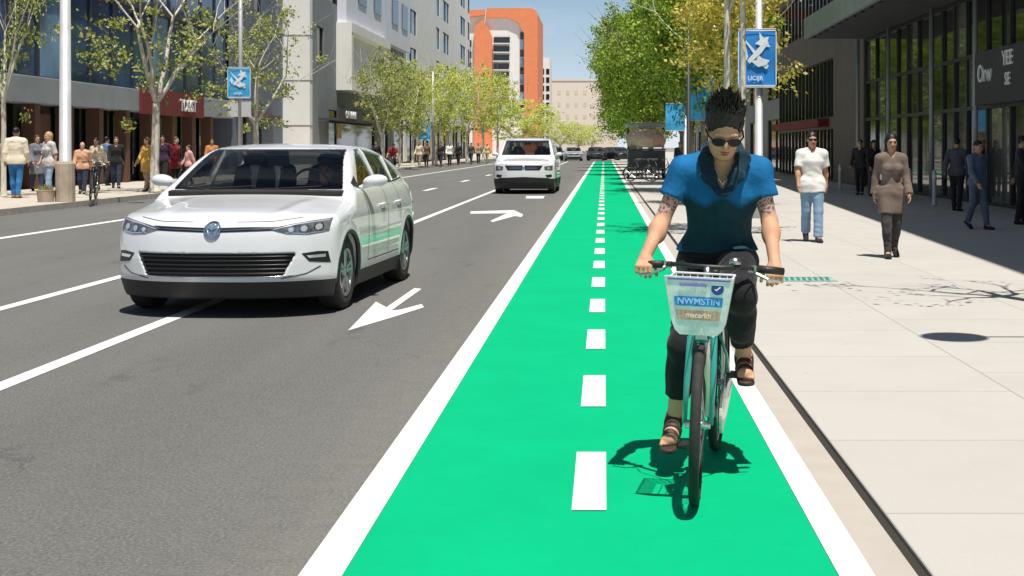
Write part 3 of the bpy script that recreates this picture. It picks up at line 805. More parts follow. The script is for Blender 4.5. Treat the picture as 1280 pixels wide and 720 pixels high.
    def side_patch(nm, top, bot, m, sg, off=.004, parent=None, nu=16, nv=6):
        P2, q = strip(top, bot, nu, nv); x = hit_x(P2[:,0], P2[:,1], sg)
        V_ = np.stack([x+sg*off, P2[:,0], P2[:,1]],1); return obj(nm, np_mesh(V_, q), m, parent or root)
    def grow(p, g=.03):
        c = np.mean(p,0); return [tuple(np.array(q)+np.sign(np.array(q)-c)*g) for q in p]
    w = grow(S['ws'], .014)
    front_patch('windscreen', [w[3],w[2]], [w[0],w[1]], M_CGLASS, -.012, nu=24, nv=12)
    w = grow(S['rw'], .014); P2, q = strip([w[3],w[2]],[w[0],w[1]],16,8); y = hit_y(P2[:,0],P2[:,1],2.5,L+.2,-1); obj('rear_window', np_mesh(np.stack([P2[:,0],y-.018,P2[:,1]],1),q), M_CGLASSD, root)
    for sg in (-1,1):
        for s_ in S['sw']:
            n = len(s_)
            tp = [s_[0]]+s_[:1:-1] if n == 5 else [s_[3],s_[2]]; bt = [s_[0],s_[1]]
            P_ = np.array(s_); ymin, ymax = P_[:,0].min()-.02, P_[:,0].max()+.02
            ys = np.linspace(ymin, ymax, 14); tops = []; bots = []
            for yy in ys:     # vertical extent of the polygon at yy
                zz = []
                for i in range(n):
                    a, b = s_[i], s_[i-1]
                    if (a[0]-yy)*(b[0]-yy) <= 0 and a[0] != b[0]: zz.append(a[1]+(b[1]-a[1])*(yy-a[0])/(b[0]-a[0]))
                if not zz: zz = [s_[int(np.argmin(abs(P_[:,0]-yy)))][1]]
                tops.append((yy, max(zz)+.025)); bots.append((yy, min(zz)-.025))
            V_ = []; 
            for k in range(5):
                for (a,b) in zip(tops,bots): V_.append((a[0], a[1]+(b[1]-a[1])*k/4))
            V_ = np.array(V_); x = hit_x(V_[:,0], V_[:,1], sg); q = [(i*14+j,i*14+j+1,(i+1)*14+j+1,(i+1)*14+j) for i in range(4) for j in range(13)]
            obj('side_window', np_mesh(np.stack([x-sg*.016,V_[:,0],V_[:,1]],1), q), M_CGLASSD, root)
    # wheels
    for a in S['axles']:
        for sg in (-1,1):
            R = S['wr']; xo = sg*(W-.045); c = (0,a,R)
            ty = MB(); ty.lathe([(R*.64,xo-sg*.20),(R*.93,xo-sg*.215),(R*.985,xo-sg*.19),(R,xo-sg*.15),(R,xo-sg*.06),(R*.985,xo-sg*.025),(R*.93,xo-sg*.004),(R*.80,xo+sg*.002),(R*.66,xo-sg*.010),(R*.64,xo-sg*.03)], c, 'x', 40)
            tw = ty.build('wheel', M_TYRE, root, smooth=True)
            rm = MB(); rm.lathe([(R*.66,xo-sg*.008),(R*.645,xo-sg*.002),(R*.60,xo-sg*.012),(R*.58,xo-sg*.06),(R*.56,xo-sg*.17)], c, 'x', 40)
            for k in range(5):
                for dd in (-.17,.17):
                    b = 2*PI*k/5+.3; p0 = Vector((xo-sg*.035, a+R*.16*math.cos(b+dd*1.2), R+R*.16*math.sin(b+dd*1.2))); p1 = Vector((xo-sg*.022, a+R*.61*math.cos(b+dd), R+R*.61*math.sin(b+dd)))
                    rm.tube([p0,p1],[.026,.020],6)
            rm.lathe([(0,xo-sg*.018),(R*.12,xo-sg*.018),(R*.19,xo-sg*.03),(R*.19,xo-sg*.06)], c, 'x', 20)
            rm.build('rim', M_RIM, tw, smooth=False)
            dk = MB(); dk.lathe([(0,xo-sg*.075),(R*.58,xo-sg*.075)], c, 'x', 24); dk.build('brake_disc', M_INT, tw)
    # cabin
    inn = MB(); inn.b2(-W+.14, W-.14, 1.35, L-.6, S['cab0']-.03, S['cab0']-.005); inn.build('cabin_floor', M_INT, root)
    dsh = MB(); zb = S['belt']; dsh.prism([(-W+.18,1.20,S['cab0']),(-W+.18,1.20,zb-.005),(-W+.18,1.45,zb+.02),(-W+.18,1.62,zb-.03),(-W+.18,1.66,S['cab0'])], (2*W-.36,0,0)); dsh.build('dashboard', M_INT, root, bevel=.01)
    for (sy, rx) in ((2.35,(-.40,.40)), (3.2,(-.42,.42))):
        for x in rx:
            st = sdf_mesh([RC((x-.13,sy,S['cab0']+.05),(x-.13,sy+.10,zb+.16),.10,.075,.03,(1.2,.8,1)), RC((x+.13,sy,S['cab0']+.05),(x+.13,sy+.10,zb+.16),.10,.075,.03,(1.2,.8,1)), RC((x-.07,sy+.11,zb+.29),(x+.07,sy+.11,zb+.29),.065,.065,.02,(1,.7,1))], .025)
            obj('seat', st, M_SEATF, root)
    sw = MB()
    for i in range(24):
        a0, a1 = 2*PI*i/24, 2*PI*(i+1)/24
        T = lambda a: (.40+.19*math.cos(a), 1.78-.06*math.sin(a), zb+.02+.18*math.sin(a))
        sw.tube([T(a0),T(a1)], .014, 6, False)
    sw.tube([(.22,1.78,zb+.02),(.58,1.78,zb+.02)], .018, 6); sw.build('steering_wheel', M_INT, root)
    mi = MB(); mi.box((0,1.98,Zt-.20),(.22,.02,.065)); mi.build('inner_mirror', M_INT, root)
    # mirrors
    for sg in (-1,1):
        zz = zb+.02
        ms = sdf_mesh([EL((sg*(W+.045),1.64,zz+.062),(.125,.075,.066),rotm(0,sg*-.12,sg*.18),.01,[((0,0,zz+.01),(0,0,-1))]), RC((sg*(W-.14),1.62,zz-.02),(sg*(W-.02),1.65,zz+.03),.022,.03,.02)], .012)
        mo = obj('wing_mirror', ms, body_m, root)
    S['extra'](root, front_patch, side_patch, hit_y, hit_x, body_m)
    return root
def disc_patch(root, nm, c, r0, r1, hit_y, m, off, n=36, parent=None):
    a = np.linspace(0, 2*PI, n, endpoint=False); rr = np.linspace(r0, r1, 4)
    P = np.array([(c[0]+r*math.cos(t), c[1]+r*math.sin(t)) for r in rr for t in a]); y = hit_y(P[:,0],P[:,1])
    q = [(i*n+j, i*n+(j+1)%n, (i+1)*n+(j+1)%n, (i+1)*n+j) for i in range(3) for j in range(n)]
    return obj(nm, np_mesh(np.stack([P[:,0], y-off, P[:,1]],1), q), m, parent or root)
def hatch_extra(root, fp, sp, hit_y, hit_x, bm):
    g = MB()     # lower grille slats inside the recess
    for z in (.405,.442,.479,.516,.553):
        hwid = .56+(.60-abs(z-.46)*1.0-.56)
        xs = np.linspace(-.71,.71,19); ys = hit_y(xs, 0*xs+z)
        g.tube([(x,y+.012,z) for x,y in zip(xs,ys)], .0085, 6)
    g.build('lower_grille', M_GRILLE, root, smooth=True)
    fp('grille_backing', [(-.74,.575),(.74,.575)], [(-.66,.38),(.66,.38)], M_SEAM, -.044, nu=20)
    cs = MB(); xs = np.linspace(-.70,.70,22); ys = hit_y(xs, 0*xs+.372+.03*np.abs(xs)**3)
    cs.tube([(x,y-.004,.372+.03*abs(x)**3) for x,y in zip(xs,ys)], .006, 6); cs.build('chrome_strip', M_CHROME, root, smooth=True)
    gr = fp('upper_grille', [(-.56,.822),(0,.805),(.56,.822)], [(-.56,.782),(0,.765),(.56,.782)], M_GRILLE, .004, nu=30)
    s2 = fp('grille_strip', [(-.56,.804),(0,.787),(.56,.804)], [(-.56,.798),(0,.781),(.56,.798)], M_CHROME, .009, gr, nu=30)
    b = disc_patch(root, 'badge', (0,.790), .0, .074, hit_y, M_BADGE, .012)
    disc_patch(root, 'badge_ring', (0,.790), .064, .076, hit_y, M_CHROME, .018, parent=b)
    em = MB(); yv = float(hit_y(np.array([0.]),np.array([.79]))[0])-.022
    for seg in ([(-.036,.838),(-.008,.792),(0,.806),(.008,.792),(.036,.838)], [(-.058,.815),(-.026,.736),(0,.780),(.026,.736),(.058,.815)]):
        em.tube([(x,yv+.14*abs(x)**2,z) for x,z in seg], .006, 6)
    em.build('badge_letters', M_CHROME, b, smooth=True)
    for sg in (-1,1):
        t = [(sg*.50,.805),(sg*.66,.836),(sg*.82,.862),(sg*.965,.880)]; bo = [(sg*.50,.788),(sg*.62,.755),(sg*.80,.742),(sg*.958,.765)]
        h = fp('headlight', t, bo, M_LAMPGL, .005, nu=30, nv=8)
        for (cx, cz, r) in ((.67,.788,.022),(.77,.796,.027),(.88,.808,.028)):
            disc_patch(root, 'lamp_unit', (sg*cx,cz), 0, r, hit_y, M_LAMPW, .009, 20, h); disc_patch(root, 'lamp_ring', (sg*cx,cz), r, r+.009, hit_y, M_CHROME, .012, 20, h)
        fp('light_strip', [(sg*.53,.795),(sg*.70,.838),(sg*.95,.872)], [(sg*.53,.788),(sg*.70,.829),(sg*.95,.862)], M_LAMPW, .010, h, nu=20, nv=3)
        fp('light_bar', [(sg*.63,.763),(sg*.80,.753),(sg*.93,.770)], [(sg*.63,.757),(sg*.80,.747),(sg*.93,.764)], M_LAMPW, .010, h, nu=20, nv=3)
        hs = fp('fog_lamp', [(sg*.76,.575),(sg*.88,.590),(sg*.955,.585)], [(sg*.82,.500),(sg*.88,.492),(sg*.975,.482)], M_GRILLE, .004, nu=14)
        fp('fog_strip', [(sg*.80,.555),(sg*.94,.562)], [(sg*.82,.532),(sg*.94,.535)], M_LAMPW, .009, hs, nu=10, nv=3)
        fp('bumper_line', [(sg*.60,.36),(sg*.80,.40),(sg*.90,.46)], [(sg*.60,.352),(sg*.80,.391),(sg*.905,.45)], M_SEAM, .003, nu=14, nv=3)
        fp('bonnet_gap', [(sg*.20,.858),(sg*.50,.862),(sg*.74,.893)], [(sg*.20,.854),(sg*.50,.857),(sg*.74,.888)], M_SEAM, .003, nu=14, nv=3)
        # doors: gaps and handles, wheel arch trims
        for yy, z0, z1 in ((1.58,.40,1.10),(2.46,.40,1.12),(3.10,.72,1.13)):
            sp('door_gap', [(yy,z1),(yy+.010,z1)], [(yy,z0),(yy+.010,z0)], M_SEAM, sg, .0025, nu=2, nv=14)
        sp('sill_gap', [(1.58,.405),(3.02,.405)], [(1.58,.396),(3.02,.396)], M_SEAM, sg, .0025, nu=14, nv=2)
        for yy in (2.22,3.00):
            x = float(hit_x(np.array([yy]),np.array([.93]),sg)[0]); hd = MB(); hd.tube([(x-sg*.005,yy-.10,.925),(x+sg*.03,yy-.07,.932),(x+sg*.03,yy+.07,.935),(x-sg*.005,yy+.10,.93)], [.012,.014,.014,.012], 8); hd.build('door_handle', bm, root, smooth=True)
        for a in (.86,3.5):
            R = .345; t = MB(); pts = []
            for q in np.linspace(-.15,PI+.15,22):
                yy = a+(R+.045)*math.cos(q); zz = R+(R+.045)*math.sin(q)
                pts.append((float(hit_x(np.array([yy]),np.array([max(zz,.2)]),sg)[0])-sg*.014, yy, max(zz,.2)))
            t.tube(pts, .026, 6); t.build('arch_trim', M_BLKPL, root, smooth=True)
        sp('window_trim', [(1.50,1.13),(1.62,1.122),(3.3,1.157),(3.70,1.185)], [(1.50,1.118),(1.62,1.108),(3.3,1.143),(3.70,1.171)], M_BLKPL, sg, .003, nu=24, nv=3)
        sp('mirror_corner', [(1.42,1.17),(1.60,1.24)], [(1.42,1.135),(1.60,1.125)], M_BLKPL, sg, .004, nu=4, nv=3)
    wp = MB()
    for (x0,x1) in ((-.05,.62),(-.72,-.05)):
        xs = np.linspace(x0,x1,8); zs = np.linspace(1.10,1.14,8); ys = hit_y(xs, zs); wp.tube([(x,y-.012,z) for x,y,z in zip(xs,ys,zs)], .006, 5)
    wp.build('wiper', M_BLKPL, root)
HATCH['grille'] = [(-.70,.570),(.70,.570),(.60,.385),(-.60,.385)]; HATCH['extra'] = hatch_extra
def suv_extra(root, fp, sp, hit_y, hit_x, bm):
    for sg in (-1,1):
        g = fp('grille', [(sg*.03,.93),(sg*.62,.93)], [(sg*.05,.77),(sg*.52,.77)], M_GRILLE, .004, nu=10)
        for z in (.825,.85,.875): fp('slat', [(sg*.07,z+.004),(sg*.48,z+.004)], [(sg*.07,z-.004),(sg*.48,z-.004)], M_CHROME, .010, g, nu=8, nv=2)
        h = fp('headlight', [(sg*.66,.90),(sg*.93,.93)], [(sg*.68,.78),(sg*.92,.76)], M_LAMPGL, .005, nu=12)
        disc_patch(root, 'lamp_unit', (sg*.80,.84), 0, .045, hit_y, M_LAMPW, .010, 20, h)
        fp('fog_lamp', [(sg*.70,.62),(sg*.90,.64)], [(sg*.74,.54),(sg*.90,.55)], M_GRILLE, .004, nu=8)
        for yy, z1 in ((1.46,1.2),(2.39,1.22),(3.23,1.22)): sp('door_gap', [(yy,z1),(yy+.012,z1)], [(yy,.45),(yy+.012,.45)], M_SEAM, sg, .003, nu=2, nv=10)
    fp('lower_grille', [(-.84,.52),(0,.56),(.84,.52)], [(-.80,.36),(0,.36),(.80,.36)], M_GRILLE, .004, nu=20)
    fp('bonnet_gap', [(-.80,.965),(0,.955),(.80,.965)], [(-.80,.957),(0,.947),(.80,.957)], M_SEAM, .004, nu=14, nv=2)
    disc_patch(root, 'badge', (0,.85), 0, .045, hit_y, M_CHROME, .012, 16)
SUV['extra'] = suv_extra
# ------------------------------------------------------------------ trees
def bark_mat(name, a, b):
    k = N(name); vec = k.coord('Object', (1,1,.35)); f = k.noise(vec, 14, 6, .65)
    k.l(k.ramp(f, [(.35,a),(.65,b)]), k.p.inputs['Base Color']); k.p.inputs['Roughness'].default_value = .9; k.bump(f, .6, .02); return k.m
def leaf_mat(name, cols, trans=.45):
    k = N(name); t = k.t; g = k.n('ShaderNodeNewGeometry')
    c = k.ramp(g.outputs['Random Per Island'], [(i/(len(cols)-1), q) for i, q in enumerate(cols)])
    d = k.p; k.l(c, d.inputs['Base Color']); d.inputs['Roughness'].default_value = .55; d.inputs['Specular IOR Level'].default_value = .3
    tr = k.n('ShaderNodeBsdfTranslucent'); k.l(c, tr.inputs['Color']); mx = k.n('ShaderNodeMixShader', i_0=trans)
    k.l(d.outputs[0], mx.inputs[1]); k.l(tr.outputs[0], mx.inputs[2]); k.l(mx.outputs[0], k.o.inputs['Surface']); return k.m
BARK_PALE = bark_mat('pale_bark', (.46,.42,.34), (.74,.70,.60)); BARK_GREY = bark_mat('grey_brown_bark', (.13,.10,.075), (.30,.25,.19))
LEAF_G = leaf_mat('green_leaves', [(.05,.11,.02),(.20,.32,.03),(.42,.58,.06),(.66,.74,.16)])
LEAF_Y = leaf_mat('yellow_leaves', [(.30,.30,.04),(.58,.52,.08),(.82,.70,.16),(.75,.62,.26)])
LEAF_YG = leaf_mat('yellow_green_leaves', [(.26,.31,.05),(.52,.60,.08),(.74,.78,.18),(.86,.84,.40)])
LEAF_S = leaf_mat('young_olive_leaves', [(.12,.16,.04),(.30,.34,.08),(.50,.54,.16),(.68,.68,.30)])
def tree_geo(seed, h_trunk, r0, crown_c, crown_r, n_leaf, leaf, forks=4, depth=3, clump=.35, twig=1.0, lean=0, hollow=.35, double=False):
    rnd = random.Random(seed); mb = MB(); tips = []
    cc = Vector(crown_c); cr = Vector(crown_r)
    def grow(p, d, L, r, lev):
        pts = [p]; q = p; dd = d.copy(); n = 4
        for i in range(n):
            dd = (dd+Vector((rnd.uniform(-.16,.16), rnd.uniform(-.16,.16), rnd.uniform(-.02,.12)))).normalized(); q = q+dd*L/n; pts.append(q)
            if lev >= 1: tips.append((q, lev))
        r1 = r*.55; mb.tube(pts, [r+(r1-r)*i/n for i in range(n+1)], 8 if lev == 0 else 5, False)
        if lev < depth:
            m = forks if lev == 0 else rnd.choice((2,3,3))
            a0 = rnd.uniform(0, 2*PI)
            for j in range(m):
                a = a0+2*PI*j/m+rnd.uniform(-.4,.4); sp = rnd.uniform(.45,.85) if lev else rnd.uniform(.35,.65)
                side = Vector((math.cos(a), math.sin(a), 0)); nd = (dd*math.cos(sp)+side*math.sin(sp)).normalized()
                start = pts[-1] if j < 2 or lev == 0 else pts[rnd.choice((2,3))]
                grow(start, nd, L*rnd.uniform(.6,.85) if lev else cr.z*rnd.uniform(.75,1.05), r1*rnd.uniform(.6,.85), lev+1)
    stems = [(-.12,.03),(.12,-.02)] if double else [(0,0)]
    for (sx, sy) in stems:
        base = Vector((sx,sy,0)); flare = [r0*1.5, r0*1.1, r0, r0*.92, r0*.85]
        pts = [base+Vector((lean*t+rnd.uniform(-.03,.03)*(t>0), rnd.uniform(-.03,.03)*(t>0), h_trunk*t)) for t in (0,.06,.35,.7,1)]
        mb.tube(pts, flare, 12, False); tips.append((pts[-1],1))
        d0 = Vector((lean*.3+sx,sy,1)).normalized(); a0 = rnd.uniform(0,6)
        for j in range(forks):
            a = a0+2*PI*j/forks+rnd.uniform(-.3,.3); s_ = rnd.uniform(.3,.6)
            nd = (d0*math.cos(s_)+Vector((math.cos(a),math.sin(a),0))*math.sin(s_)).normalized()
            grow(pts[-1] if j%2 == 0 else pts[-2].lerp(pts[-1], rnd.uniform(.5,1)), nd, cr.z*rnd.uniform(.7,1.0), r0*.62, 1)
    me = bpy.data.meshes.new('trunk'); me.from_pydata(mb.v, [], mb.f); me.shade_smooth()
    # leaves: clumps spread through the crown, denser near the outside
    R = np.random.RandomState(seed)
    tp = np.array([tuple(t[0]) for t in tips]); nc = max(20, int(n_leaf/38))
    a = R.normal(size=(nc,3)); a /= np.linalg.norm(a,axis=1)[:,None]; rad = R.uniform(hollow,1,nc)**.5
    lump = 1+.22*np.sin(3*a[:,0]*2+seed)*np.cos(2.3*a[:,1]*2+seed*2)+.14*np.sin(7*a[:,2]+seed)
    cl = np.array(cc)+a*rad[:,None]*lump[:,None]*np.array(cr)
    inside = ((tp-np.array(cc))/np.array(cr)); tp = tp[(inside**2).sum(1) < 1.5]
    if len(tp):
        k = nc//3 if twig >= 1 else int(nc*.85); cl[:k] = tp[R.randint(0,len(tp),k)]+R.normal(size=(k,3))*.10
    ci = R.randint(0,nc,n_leaf); sz = R.uniform(.5,1.3,nc)[ci][:,None]
    P = cl[ci]+R.normal(size=(n_leaf,3))*clump*np.array([.42,.42,.34])*sz
    nrm = R.normal(size=(n_leaf,3)); nrm /= np.linalg.norm(nrm,axis=1)[:,None]
    t = np.cross(nrm, R.normal(size=(n_leaf,3))); t /= np.linalg.norm(t,axis=1)[:,None]; b = np.cross(nrm,t)
    s = leaf*R.uniform(.6,1.3,n_leaf)[:,None]
    V = np.stack([P-t*s*.55, P+b*s*.34+nrm*s*.06, P+t*s*.55, P-b*s*.34+nrm*s*.06],1).reshape(-1,3)
    Q = np.arange(n_leaf*4).reshape(-1,4)
    return me, np_mesh(V, Q, False, 'leaves')
def tree(geo, label, loc, leafm, bark, rz=0, sc=1.0, group=None, name='street_tree', cat='tree'):
    r = thing(name, label, cat, loc, rz, group); r.scale = (sc,sc,sc) if not hasattr(sc,'__len__') else sc
    for nm, me, m in (('trunk', geo[0], bark), ('crown', geo[1], leafm)):
        if not me.materials: me.materials.append(m)
        o = obj(nm, me, None, r)
        if me.materials[0] != m: o.material_slots[0].link = 'OBJECT'; o.material_slots[0].material = m
    return r
# ------------------------------------------------------------------ world, light, camera
world = bpy.data.worlds.new('World'); scene.world = world; world.use_nodes = True
wt = world.node_tree; bg = wt.nodes['Background']
sky = wt.nodes.new('ShaderNodeTexSky'); sky.sky_type = 'NISHITA'; sky.sun_disc = False
sky.sun_elevation = math.asin(SUN.z); sky.sun_rotation = math.atan2(SUN.x, SUN.y); sky.air_density = 1.0; sky.dust_density = .3; sky.ozone_density = 3.5
tc = wt.nodes.new('ShaderNodeTexCoord'); mp = wt.nodes.new('ShaderNodeMapping'); mp.inputs['Scale'].default_value = (1,1,3.2); mp.inputs['Location'].default_value = (.3,.1,.25)
nz = wt.nodes.new('ShaderNodeTexNoise'); nz.inputs['Scale'].default_value = 2.6; nz.inputs['Detail'].default_value = 7; nz.inputs['Roughness'].default_value = .6
rp = wt.nodes.new('ShaderNodeValToRGB'); rp.color_ramp.elements[0].position = .47; rp.color_ramp.elements[1].position = .75; rp.color_ramp.elements[0].color = (0,0,0,1); rp.color_ramp.elements[1].color = (.55,.55,.55,1)
mx = wt.nodes.new('ShaderNodeMix'); mx.data_type = 'RGBA'; mx.inputs[7].default_value = (17.0,18.0,19.0,1)
wt.links.new(tc.outputs['Generated'], mp.inputs[0]); wt.links.new(mp.outputs[0], nz.inputs['Vector']); wt.links.new(nz.outputs['Fac'], rp.inputs[0])
wt.links.new(rp.outputs[0], mx.inputs[0]); wt.links.new(sky.outputs[0], mx.inputs[6]); sz = wt.nodes.new('ShaderNodeSeparateXYZ'); wt.links.new(tc.outputs['Generated'], sz.inputs[0])
lo_ = wt.nodes.new('ShaderNodeValToRGB'); e_ = lo_.color_ramp.elements; e_[0].position = 0; e_[0].color = (.9,.9,.9,1); e_[1].position = .26; e_[1].color = (0,0,0,1); wt.links.new(sz.outputs[2], lo_.inputs[0])
hz = wt.nodes.new('ShaderNodeValToRGB'); e_ = hz.color_ramp.elements; e_[0].position = 0; e_[0].color = (.80,.89,.95,1); e_[1].position = .13; e_[1].color = (.44,.67,.92,1); wt.links.new(sz.outputs[2], hz.inputs[0])
hm = wt.nodes.new('ShaderNodeVectorMath'); hm.operation = 'SCALE'; hm.inputs[3].default_value = 17.4; wt.links.new(hz.outputs[0], hm.inputs[0])
m2_ = wt.nodes.new('ShaderNodeMix'); m2_.data_type = 'RGBA'; wt.links.new(lo_.outputs[0], m2_.inputs[0]); wt.links.new(sky.outputs[0], m2_.inputs[6]); wt.links.new(hm.outputs[0], m2_.inputs[7]); wt.links.new(m2_.outputs[2], mx.inputs[6])
wt.links.new(mx.outputs[2], bg.inputs['Color'])
bg.inputs['Strength'].default_value = .05
sl = bpy.data.lights.new('sun', 'SUN'); sl.energy = 5.0; sl.angle = math.radians(.5); sl.color = (1,.955,.88)
so = bpy.data.objects.new('sun', sl); COL.objects.link(so); so.rotation_euler = SUN.to_track_quat('Z','Y').to_euler()
cam = bpy.data.cameras.new('camera'); co = bpy.data.objects.new('camera', cam); COL.objects.link(co); scene.camera = co
cam.sensor_width = 36; cam.lens = 36*F/1280; cam.shift_x = -(CX-640)/1280; cam.shift_y = -(360-CY)/1280; cam.clip_end = 5000; cam.clip_start = .1
co.location = (0,0,H); co.rotation_euler = (PI/2,0,0)
scene.view_settings.view_transform = 'Standard'; scene.view_settings.look = 'None'; scene.view_settings.exposure = .22; scene.view_settings.gamma = 1

# ------------------------------------------------------------------ ground materials
def asphalt():
    k = N('asphalt'); p = k.p; vec = k.coord()
    fine = k.noise(vec, 62, 5, .8); mid = k.noise(vec, 9, 5); big = k.noise(k.coord('Object', (1,.12,1)), .9, 5); blot = k.noise(k.coord('Object',(1.6,.6,1)), 1.3, 6, .65)
    c = k.ramp(fine, [(.34,(.060,.060,.056)),(.52,(.155,.154,.145)),(.66,(.36,.36,.34))])
    c = k.mix(.42, c, k.ramp(big, [(.3,(.090,.090,.085)),(.7,(.158,.157,.148))]))
    c = k.mix(k.math('MULTIPLY', k.ramp(mid, [(.42,.0),(.7,1.)]), .25), c, (.19,.185,.17))
    c = k.mix(k.ramp(blot, [(.60,0.),(.72,.42)]), c, (.055,.055,.052))
    # pale dust swept against the lane edge, darker wheel tracks
    sx = k.n('ShaderNodeSeparateXYZ'); k.l(k.coord(), sx.inputs[0])
    e = k.math('SUBTRACT', 1.0, k.math('MULTIPLY', k.math('ABSOLUTE', k.math('ADD', sx.outputs[0], 1.05)), 1.5), True)
    c = k.mix(k.math('MULTIPLY', k.math('MULTIPLY', e, mid), .35), c, (.30,.28,.23))
    # cracks
    v = k.n('ShaderNodeTexVoronoi', feature='DISTANCE_TO_EDGE', i_Scale=.33); w = k.n('ShaderNodeVectorMath', operation='ADD'); nn = k.n('ShaderNodeTexNoise', i_Scale=1.6, i_Detail=6); k.l(vec, nn.inputs['Vector']); k.l(vec, w.inputs[0]); k.l(nn.outputs['Color'], w.inputs[1]); k.l(w.outputs[0], v.inputs['Vector'])
    cr = k.math('MULTIPLY', k.math('LESS_THAN', v.outputs['Distance'], .004), k.ramp(k.noise(vec, .4, 2), [(.55,0.),(.62,.25)]))
    c = k.mix(cr, c, (.04,.04,.038))
    k.l(c, p.inputs['Base Color']); p.inputs['Roughness'].default_value = .9; p.inputs['Specular IOR Level'].default_value = .12
    k.bump(fine, .6, .012); return k.m
def paint(name, col, wear=.25, chip=.66):
    k = N(name); p = k.p; vec = k.coord(); fine = k.noise(vec, 90, 4, .7); big = k.noise(vec, 1.4, 6, .65)
    c = k.ramp(big, [(.3, tuple(x*(1-wear*.35) for x in col)), (.7, col)])
    c = k.mix(k.ramp(fine, [(chip,0.),(chip+.08,wear)]), c, tuple(x*.5 for x in col))
    track = k.noise(k.coord('Object',(3,.15,1)), 1.2, 5)
    c = k.mix(k.ramp(track, [(.55,0.),(.8,wear*.6)]), c, tuple(x*.72+.01 for x in col))
    c = k.mix(k.ramp(k.noise(vec, 7, 7, .75), [(.56,0.),(.70,wear*1.1)]), c, tuple(x*.62+.012 for x in col))
    k.l(c, p.inputs['Base Color']); p.inputs['Roughness'].default_value = .85; p.inputs['Specular IOR Level'].default_value = .06; k.bump(fine, .25, .004); return k.m
def slabs(name, col, sx_, sy_, off=.0):
    k = N(name); p = k.p; vec = k.coord(); mp_ = k.n('ShaderNodeMapping'); mp_.inputs['Rotation'].default_value = (0,0,PI/2); mp_.inputs['Location'].default_value = (0,off,0)
    tcn = k.n('ShaderNodeTexCoord'); k.l(tcn.outputs['Object'], mp_.inputs[0])
    b = k.n('ShaderNodeTexBrick', offset=.5, i_Scale=1.0); b.inputs['Brick Width'].default_value = sy_; b.inputs['Row Height'].default_value = sx_; b.inputs['Mortar Size'].default_value = .006; b.inputs['Mortar Smooth'].default_value = .3
    b.inputs['Color1'].default_value = tuple(x*.97 for x in col)+(1,); b.inputs['Color2'].default_value = tuple(min(1,x*1.03) for x in col)+(1,); b.inputs['Mortar'].default_value = tuple(x*.62 for x in col)+(1,)
    k.l(mp_.outputs[0], b.inputs['Vector'])
    f = k.noise(vec, 1.1, 6, .6); g = k.noise(vec, 70, 3)
    c = k.mix(k.ramp(f, [(.45,0.),(.75,.30)]), b.outputs['Color'], tuple(x*.78 for x in col))
    c = k.mix(k.ramp(g, [(.60,0.),(.75,.25)]), c, tuple(x*.7 for x in col))
    st = k.n('ShaderNodeTexVoronoi', i_Scale=2.3); k.l(vec, st.inputs['Vector']); c = k.mix(k.math('MULTIPLY', k.math('LESS_THAN', st.outputs['Distance'], .045), .35), c, tuple(x*.45 for x in col))
    k.l(c, p.inputs['Base Color']); p.inputs['Roughness'].default_value = .85; p.inputs['Specular IOR Level'].default_value = .12; k.bump(k.math('SUBTRACT', g, k.math('MULTIPLY', b.outputs['Fac'], 2.0)), .3, .006); return k.m
M_ASPH = asphalt(); M_GREEN = paint('green_lane_paint', (.0015,.42,.185), .32, .64); M_LINE = paint('white_road_paint', (.76,.75,.71), .45, .58)
M_SLAB = slabs('pale_stone_slabs', (.465,.445,.41), 1.35, 1.35, .2); M_SLABL = slabs('pale_left_slabs', (.50,.45,.38), .9, .9); M_GUT = M('beige_gutter_concrete', (.43,.39,.34), .9, var=.06, scale=3, bump=.2, bscale=90)
M_DARKGAP = M('dark_drain_slot', (.030,.026,.020), .9); M_KERB = M('kerb_stone', (.44,.41,.36), .85, var=.15, scale=6, bump=.3)
M_GND = M('distant_ground', (.22,.21,.19), .95, var=.15, scale=.1)
def sheet(name, x0, x1, y0, y1, z, m, ny=1, kind='structure'):
    mb = MB(); mb.quad((x0,y0,z),(x1,y0,z),(x1,y1,z),(x0,y1,z)); return struct(mb.build(name, m))
sheet('ground', -1500, 1500, -60, 3000, -.06, M_GND)
sheet('road', -13.3, 1.115, -12, 420, 0, M_ASPH)
sheet('bicycle_lane', -1.0, .90, -10, 141, .004, M_GREEN)
sheet('crossing_road', -80, 80, 146, 158, .003, M_ASPH)
m = MB(); m.quad((-1.08,-10,.008),(-.925,-10,.008),(-.925,141,.008),(-1.08,141,.008)); m.quad((.83,-10,.008),(.958,-10,.008),(.958,141,.008),(.83,141,.008))
for k_ in range(-4, 62):
    y = 5.5+2.2*k_; m.quad((-.135,y,.0085),(.010,y,.0085),(.010,y+1.05,.0085),(-.135,y+1.05,.0085))
struct(m.build('bicycle_lane_markings', M_LINE))
m = MB()
m.quad((-3.90,-10,.004),(-3.76,-10,.004),(-3.76,140,.004),(-3.90,140,.004)); m.quad((-5.74,-10,.004),(-5.60,-10,.004),(-5.60,29,.004),(-5.74,29,.004)); m.quad((-10.15,-5,.004),(-9.97,-5,.004),(-9.97,140,.004),(-10.15,140,.004))
for y in (46,58,70,84,98,112): m.quad((-6.35,y,.004),(-6.15,y,.004),(-6.15,y+3,.004),(-6.35,y+3,.004))
for pts in ([(435,413),(470,377),(483,384),(518,360),(527,361),(489,388),(500,387),(527,380),(530,384),(492,396)], [(588,264.2),(642,262.6),(654,268),(652,271),(643,270),(616,277.5),(613,276),(634,266.5),(588,267)], [(658,245),(681,245),(679,248),(657,248)]):
    q = [G(a,b,.004) for a,b in pts]; m.poly(q)
struct(m.build('lane_markings', M_LINE))
sheet('gutter_strip', .905, 1.115, -10, 420, .004, M_GUT)
